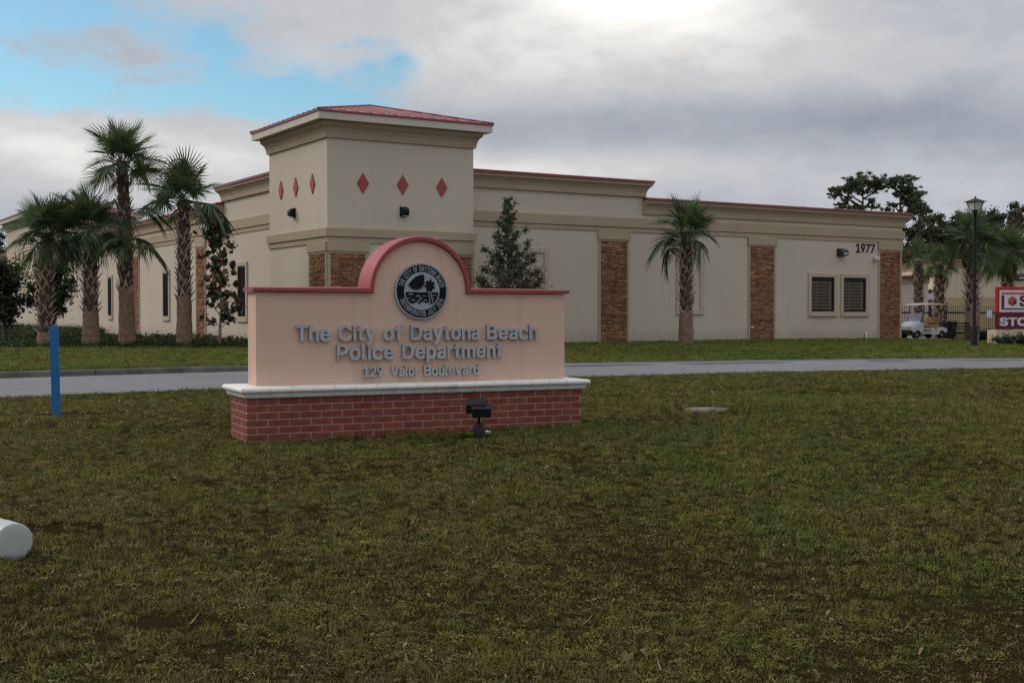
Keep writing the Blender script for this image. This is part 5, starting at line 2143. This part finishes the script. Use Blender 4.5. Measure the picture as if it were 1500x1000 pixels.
def golf_cart():
    Yc = 62.0
    X = px(1352, Yc)
    # x forwards, y to its left, z up
    head = math.atan2(-0.40, -0.92)
    t = thing('golf_cart', 'white golf cart with tan seat and canopy roof parked beyond the end of the building', 'golf cart', (X, Yc, ground(X, Yc) + .022), head)
    t.scale = (.94, .94, .94)
    hw = .58
    # front cowl
    prof = [(1.20, .42), (1.25, .52), (1.20, .66), (1.06, .79), (.86, .88), (.68, .92), (.58, .91), (.54, .80), (.56, .46), (.66, .40), (.78, .50), (.90, .54), (1.04, .50), (1.12, .42)]
    c = MB()
    c.rings([[(a, -hw * .86, b) for a, b in prof], [(a + .0, -hw, b - .04) for a, b in prof], [(a, hw, b - .04) for a, b in prof], [(a, hw * .86, b) for a, b in prof]][0:0] or
            [[(a if k in (1, 2) else a - .06, y, b if k in (1, 2) else b - .07) for a, b in prof] for k, y in enumerate((-hw, -hw * .72, hw * .72, hw))], True, (True, True), smooth=False)
    cowl = c.build('front_cowl', M['cart_white'], t)
    for s in (-1, 1):
        MB().box((1.19, s * .36 - .09, .58), (1.235, s * .36 + .09, .66), bev=.008).build('headlight', M['frost'], cowl)
    MB().box((.62, -hw + .05, .20), (1.22, hw - .05, .45), bev=.02).build('front_bumper', M['rubber'], t)
    # arches and sills
    MB().box((-.62, -hw + .02, .26), (.66, hw - .02, .32), bev=.01).build('floor_pan', M['rubber'], t)
    r_ = MB()
    prof2 = [(-.06, .24), (-.02, .52), (-.12, .58), (-.92, .60), (-1.10, .55), (-1.12, .42), (-1.0, .34), (-.9, .44), (-.78, .48), (-.66, .44), (-.56, .28)]
    r_.rings([[(a, y, b if k in (1, 2) else b - .03) for a, b in prof2] for k, y in enumerate((-hw, -hw * .9, hw * .9, hw))], True, (True, True), smooth=False)
    rear = r_.build('rear_body', M['cart_white'], t)
    MB().tube([(-.35, hw + .001, .52), (-.35, hw + .006, .52)], .05, 12).build('badge', M['black_metal'], rear)
    # A pillar of the body between cowl and sill
    MB().rings([[(.60, hw - .08, .32), (.66, hw - .08, .30), (.66, hw, .30), (.60, hw, .32)], [(.40, hw - .08, .33), (.46, hw - .08, .27), (.46, hw, .27), (.40, hw, .33)],
                [(-.05, hw - .08, .36), (-.05, hw - .08, .27), (-.05, hw, .27), (-.05, hw, .36)]], True, (True, True), smooth=False).build('side_sill', M['cart_white'], t)
    MB().box((-.62, -hw + .06, .60), (-.08, hw - .06, .74), bev=.04).build('seat', M['tan_vinyl'], t)
    MB().box((-.74, -hw + .06, .80), (-.62, hw - .06, 1.14), bev=.04).build('backrest', M['tan_vinyl'], t)
    MB().tube([(-.66, -hw + .04, .78), (-.72, -hw + .04, .98), (-.72, hw - .04, .98), (-.66, hw - .04, .78)], .02, 6).build('hip_rail', M['black_metal'], t)
    MB().rings([[(.74, -hw - .02, 1.76), (.74, hw + .02, 1.76), (.72, hw + .02, 1.80), (.72, -hw - .02, 1.80)], [(.0, -hw - .04, 1.80), (0, hw + .04, 1.80), (0, hw - .05, 1.88), (0, -hw + .05, 1.88)],
                [(-1.08, -hw - .02, 1.77), (-1.08, hw + .02, 1.77), (-1.06, hw + .02, 1.81), (-1.06, -hw - .02, 1.81)]], True, (True, True), smooth=False).build('canopy', M['roof_beige'], t)
    for s in (-1, 1):
        MB().tube([(.66, s * (hw - .08), .74), (.46, s * (hw - .05), 1.30), (.40, s * (hw - .05), 1.79)], .02, 6).build('strut', M['black_metal'], t)
        MB().tube([(-.98, s * (hw - .08), .66), (-1.0, s * (hw - .08), 1.30), (-.92, s * (hw - .06), 1.79)], .02, 6).build('strut', M['black_metal'], t)
    MB().add([(.60, -hw + .08, .90), (.60, hw - .08, .90), (.46, hw - .07, 1.36), (.46, -hw + .07, 1.36)], [[0, 1, 2, 3]]).build('windscreen', M['screen'], t)
    sw = MB()
    sw.tube([(.58, .25, .72), (.34, .25, .98)], .018, 6)
    cen, nn = Vector((.33, .25, .99)), Vector((-.68, 0, .73))
    a_ = Vector((0, 1, 0)); b_2 = nn.cross(a_)
    sw.tube([cen + (a_ * math.cos(2 * math.pi * k / 14) + b_2 * math.sin(2 * math.pi * k / 14)) * .17 for k in range(15)], .014, 6)
    sw.build('steering_wheel', M['black_metal'], t)
    # golf bag rack and basket behind
    MB().box((-1.28, -.42, .55), (-1.05, .42, .62), bev=.01).build('rear_rack', M['rubber'], t)
    for sx in (.88, -.78):
        for s in (-1, 1):
            w_ = MB()
            yy = s * (hw - .12)
            w_.rings([[(sx + r2 * math.cos(2 * math.pi * k / 20), yy + d, .225 + r2 * math.sin(2 * math.pi * k / 20)) for k in range(20)]
                      for r2, d in ((.13, -.09), (.20, -.095), (.225, -.06), (.225, .06), (.20, .095), (.13, .09))])
            wo = w_.build('wheel', M['rubber'], t)
            h_ = MB()
            h_.rings([[(sx + r2 * math.cos(2 * math.pi * k / 16), yy + d * s, .225 + r2 * math.sin(2 * math.pi * k / 16)) for k in range(16)]
                      for r2, d in ((.128, .06), (.125, .085), (.08, .075), (.04, .10))])
            h_.build('hub_cap', M['metal_grey'], wo)
    return t


golf_cart()

# small yellow lantern-like box by the bench
Yk = 56.5
ox = px(1404, Yk)
vb = thing('valve_box', 'small yellowish box on the ground left of the bench', 'box', (ox, Yk, ground(ox, Yk)))
MB().box((-.13, -.12, -.02), (.13, .12, .2), bev=.02).build('box_body', M['cream_band'], vb)
MB().box((-.15, -.14, .202), (.15, .14, .235), bev=.01).build('lid', M['cream_band'], vb)

# ------------------------------------------------------------------ buildings beyond the fence
Y2 = 92.0
xa = px(1378, Y2)
b2 = thing('rear_building', 'cream stucco building with ochre band and red roof edge beyond the iron fence', 'building', (xa, Y2, 0), R(2))
h2 = hz(381.5, Y2)
MB().box((0, 0, -.6), (34, 14, h2 - .02)).build('wall', M['cream'], b2)
C2 = [(0.0, -0.55), (0.06, -0.55), (0.08, -0.45), (0.2, -0.25), (0.24, -0.2), (0.25, -0.105), (0.0, -0.105)]
profile_run(C2, [(0, 14), (0, 0), (34, 0), (34, 14)], 'cornice', M['cream_band'], b2, h2)
profile_run(REDC, [(0, 14), (0, 0), (34, 0), (34, 14)], 'parapet_cap', M['red_metal'], b2, h2)
zb2 = hz(435.5, Y2)
MB().box((-.04, -.04, -.6), (34.04, 14.04, zb2)).build('dado_band', M['cream_band'], b2)
wl = wall_light(px(1494, Y2) - xa, -.012, hz(406, Y2), 0, False, b2)
wl.scale = (2.2, 1.2, 1.2)
Y3 = 80.0
xa3 = px(1296, Y3)
b3 = thing('rear_shed', 'low pale outbuilding with red roof edge just beyond the building end', 'building', (xa3, Y3, 0), R(-3))
h3 = hz(404, Y3)
wd3 = px(1358.5, Y3) - xa3
MB().box((0, 0, -.6), (wd3, 9, h3 - .02)).build('wall', M['stucco'], b3)
profile_run(REDC, [(0, 9), (0, 0), (wd3, 0), (wd3, 9)], 'parapet_cap', M['red_metal'], b3, h3)
profile_run([(0, -.5), (.05, -.5), (.05, -.107), (0, -.107)], [(0, 9), (0, 0), (wd3, 0), (wd3, 9)], 'frieze', M['tan'], b3, h3)
Y4 = 84.0
xa4 = px(1358.5, Y4)
kio = thing('gate_kiosk', 'narrow maroon gate kiosk with white sign band seen between two palm trunks', 'kiosk', (xa4, Y4, 0))
wk = px(1379, Y4) - xa4
MB().box((0, 0, -.6), (wk, 1.2, hz(426, Y4)), bev=.02).build('body', M['sign_maroon'], kio)
MB().box((.03, -.03, hz(439, Y4)), (wk - .03, -.002, hz(430, Y4)), bev=.004).build('sign_band', M['sign_white'], kio)
MB().box((-.06, -.08, hz(426, Y4) + .002), (wk + .06, 1.28, hz(424, Y4)), bev=.01).build('roof_slab', M['sign_maroon'], kio)


# ------------------------------------------------------------------ pines and woods behind
def pine(label, X, Y, top, lean, crowns, seed, r0=.22, group=None, n=2600, leaf=.21):
    t = thing('pine_tree', label, 'pine tree', (X, Y, 0), 0, group)
    r = random.Random(seed)
    tr = MB()
    pts = [(lean * (k / 8) ** 2, 0, -.5 + (top + .5) * k / 8) for k in range(9)]
    tr.tube(pts, [r0 * (1 - .75 * k / 8) for k in range(9)], 8)
    tr.build('trunk', M['bark_pine'], t)
    lb = MB()
    cs = []
    for (dx_, dz_, rr) in crowns:
        z1 = dz_ - r.uniform(.15, .4) * abs(dx_) - .4
        z0 = max(top * .45, min(z1 - .25 * abs(dx_), top * .93))
        k = z0 / top
        dy_ = r.uniform(-.8, .8)
        lb.tube([(lean * k * k, 0, z0), (lean * k * k + (dx_ - lean * k * k) * .55, dy_ * .4, (z0 + dz_) / 2 - .1), (dx_, dy_, dz_)], [.10, .065, .03], 5)
        for q in range(22):
            cs.append((dx_ + r.gauss(0, rr * .72), dy_ + r.gauss(0, rr * .8), dz_ + r.gauss(0, rr * .34) - .1 * rr, rr * r.uniform(.26, .5)))
    lb.build('limb', M['bark_pine'], t)
    leaf_cloud('crown', cs, n, leaf, M['leaf_pine'], t, seed, .35, shape=.8)
    return t


Yv = 112.0
mp_ = Yv / FPX


def cr_px(x0, lst):
    return [((x - x0) * mp_, hz(y, Yv), r_ * mp_) for x, y, r_ in lst]


PW = 'tall pines behind the building'
pine('spreading umbrella crowned pine above the roof near the right end', px(1264, Yv), Yv, hz(262, Yv), -.1,
     cr_px(1264, [(1264, 262, 13), (1247, 268, 12), (1280, 266, 11), (1290, 272, 9), (1236, 279, 10), (1226, 284, 8), (1224, 277, 7), (1254, 276, 10), (1272, 274, 10),
                  (1235, 300, 8), (1246, 305, 8), (1258, 306, 7), (1278, 303, 6), (1270, 295, 5), (1243, 290, 6), (1230, 306, 6)]), 61, group=PW, n=20000)
pine('dense dark pine leaning right beside the umbrella pine at the building corner', px(1313, Yv), Yv, hz(264, Yv), .4,
     cr_px(1313, [(1312, 263, 10), (1320, 268, 11), (1304, 272, 9), (1328, 276, 11), (1338, 284, 11), (1330, 290, 13), (1343, 296, 10), (1320, 285, 10), (1307, 300, 5), (1300, 306, 5),
                  (1335, 304, 12), (1347, 306, 9), (1325, 312, 9)]), 62, group=PW, n=20000)


def wood_tree(label, x, ytop, Y, w_, mat, seed, n=14000, leaf=.27, group='woodland trees behind the fence', lo=None):
    t = thing('woodland_tree', label, 'tree', (px(x, Y), Y, 0), 0, group)
    r = random.Random(seed)
    top = hz(ytop, Y)
    lo = .12 if lo is None else lo
    cs = []
    for k in range(70):
        f = r.uniform(lo, 1)
        ww = w_ * (1 - .72 * max(0, f - .45) / .55) * (.75 + .25 * min(1, f / .3))
        rr = w_ * r.uniform(.16, .36) * (1.1 - .5 * f)
        cs.append((r.uniform(-ww, ww), r.uniform(-ww, ww) * .7, (top - rr * .7) * f, rr))
    tr = MB()
    tr.tube([(0, 0, -.5), (r.uniform(-.3, .3), 0, top * .5), (r.uniform(-.4, .4), 0, top * .9)], [.22, .15, .05], 7)
    for k in range(5):
        c = cs[k * 7]
        tr.tube([(0, 0, top * .35), (c[0] * .5, c[1] * .5, (c[2] + top * .35) / 2), c[:3]], [.09, .06, .025], 5)
    tr.build('trunk', M['bark'], t)
    leaf_cloud('crown', cs, n, leaf, mat, t, seed, .15)


LW_, LB_, LD_ = M['leaf_wood'], M['leaf_brown'], M['leaf_dark']
wt = [('dark woodland tree just right of the building corner', 1345, 306, 108, 2.6, LD_, 71), ('rounded woodland tree with brownish top between building corner and lamp', 1366, 312, 106, 2.8, LW_, 72),
      ('bushy brown tinged tree low behind the thin palm', 1352, 345, 102, 2.6, LB_, 73), ('dark woodland tree left of the lantern head', 1392, 322, 110, 2.8, LD_, 74),
      ('woodland tree hidden behind the crown of the big palm', 1420, 318, 112, 3.0, LW_, 75), ('woodland tree between lamp and storage sign', 1450, 312, 114, 3.0, LD_, 76),
      ('tall woodland tree with knobbly top right of the lamp', 1480, 294, 114, 2.6, LD_, 77), ('brown tinged tall tree at the right edge', 1504, 292, 112, 2.8, LB_, 78),
      ('dark woodland tree standing just behind the brownish topped one', 1382, 318, 118, 3.2, LD_, 81), ('broad woodland tree rising behind the left side of the big palm crown', 1404, 308, 116, 3.0, LW_, 82), ('woodland tree just right of the lantern and behind the palm fronds', 1442, 306, 118, 3.2, LD_, 83),
      ('woodland tree filling the gap left of the tall knobbly one', 1464, 303, 120, 3.0, LW_, 84), ('woodland tree low behind the roof of the rear building', 1405, 350, 104, 3.0, LB_, 79), ('woodland tree low behind the rear roof right of the lamp', 1460, 345, 104, 3.2, LW_, 80)]
for a in wt:
    wood_tree(*a)
for a in (('dark distant tree showing above the low wing at the left edge', -10, 336, 150, 4.0, LD_, 90), ('distant tree beyond the left edge of the low wing', -45, 318, 150, 5.0, LD_, 91)):
    wood_tree(*a, group='distant trees at the left')
# tops of trees that just clear the parapet
for a in (('treetop just clearing the red parapet midway along the right facade', 1180, 301, 118, 2.0, LW_, 92), ('treetop clearing the parapet between the two pines', 1300, 312, 116, 2.0, LW_, 93)):
    wood_tree(*a, n=1800, group='treetops above the parapet')
# understorey that closes the wood
g_ = np.random.default_rng(77)
us = [(px(g_.uniform(1300, 1560), 118), 118 + g_.uniform(-3, 6), g_.uniform(.5, 7.0), g_.uniform(.8, 1.6)) for k in range(420)]
tag(leaf_cloud('undergrowth', us, 22000, .5, LD_, None, 78, .1), kind='stuff')
us = [(g_.uniform(-150, 200), 240 + g_.uniform(-20, 20), g_.uniform(.5, 8), g_.uniform(2, 4)) for k in range(500)]
tag(leaf_cloud('distant_woods', us, 14000, 1.5, LD_, None, 79, .1), kind='stuff')
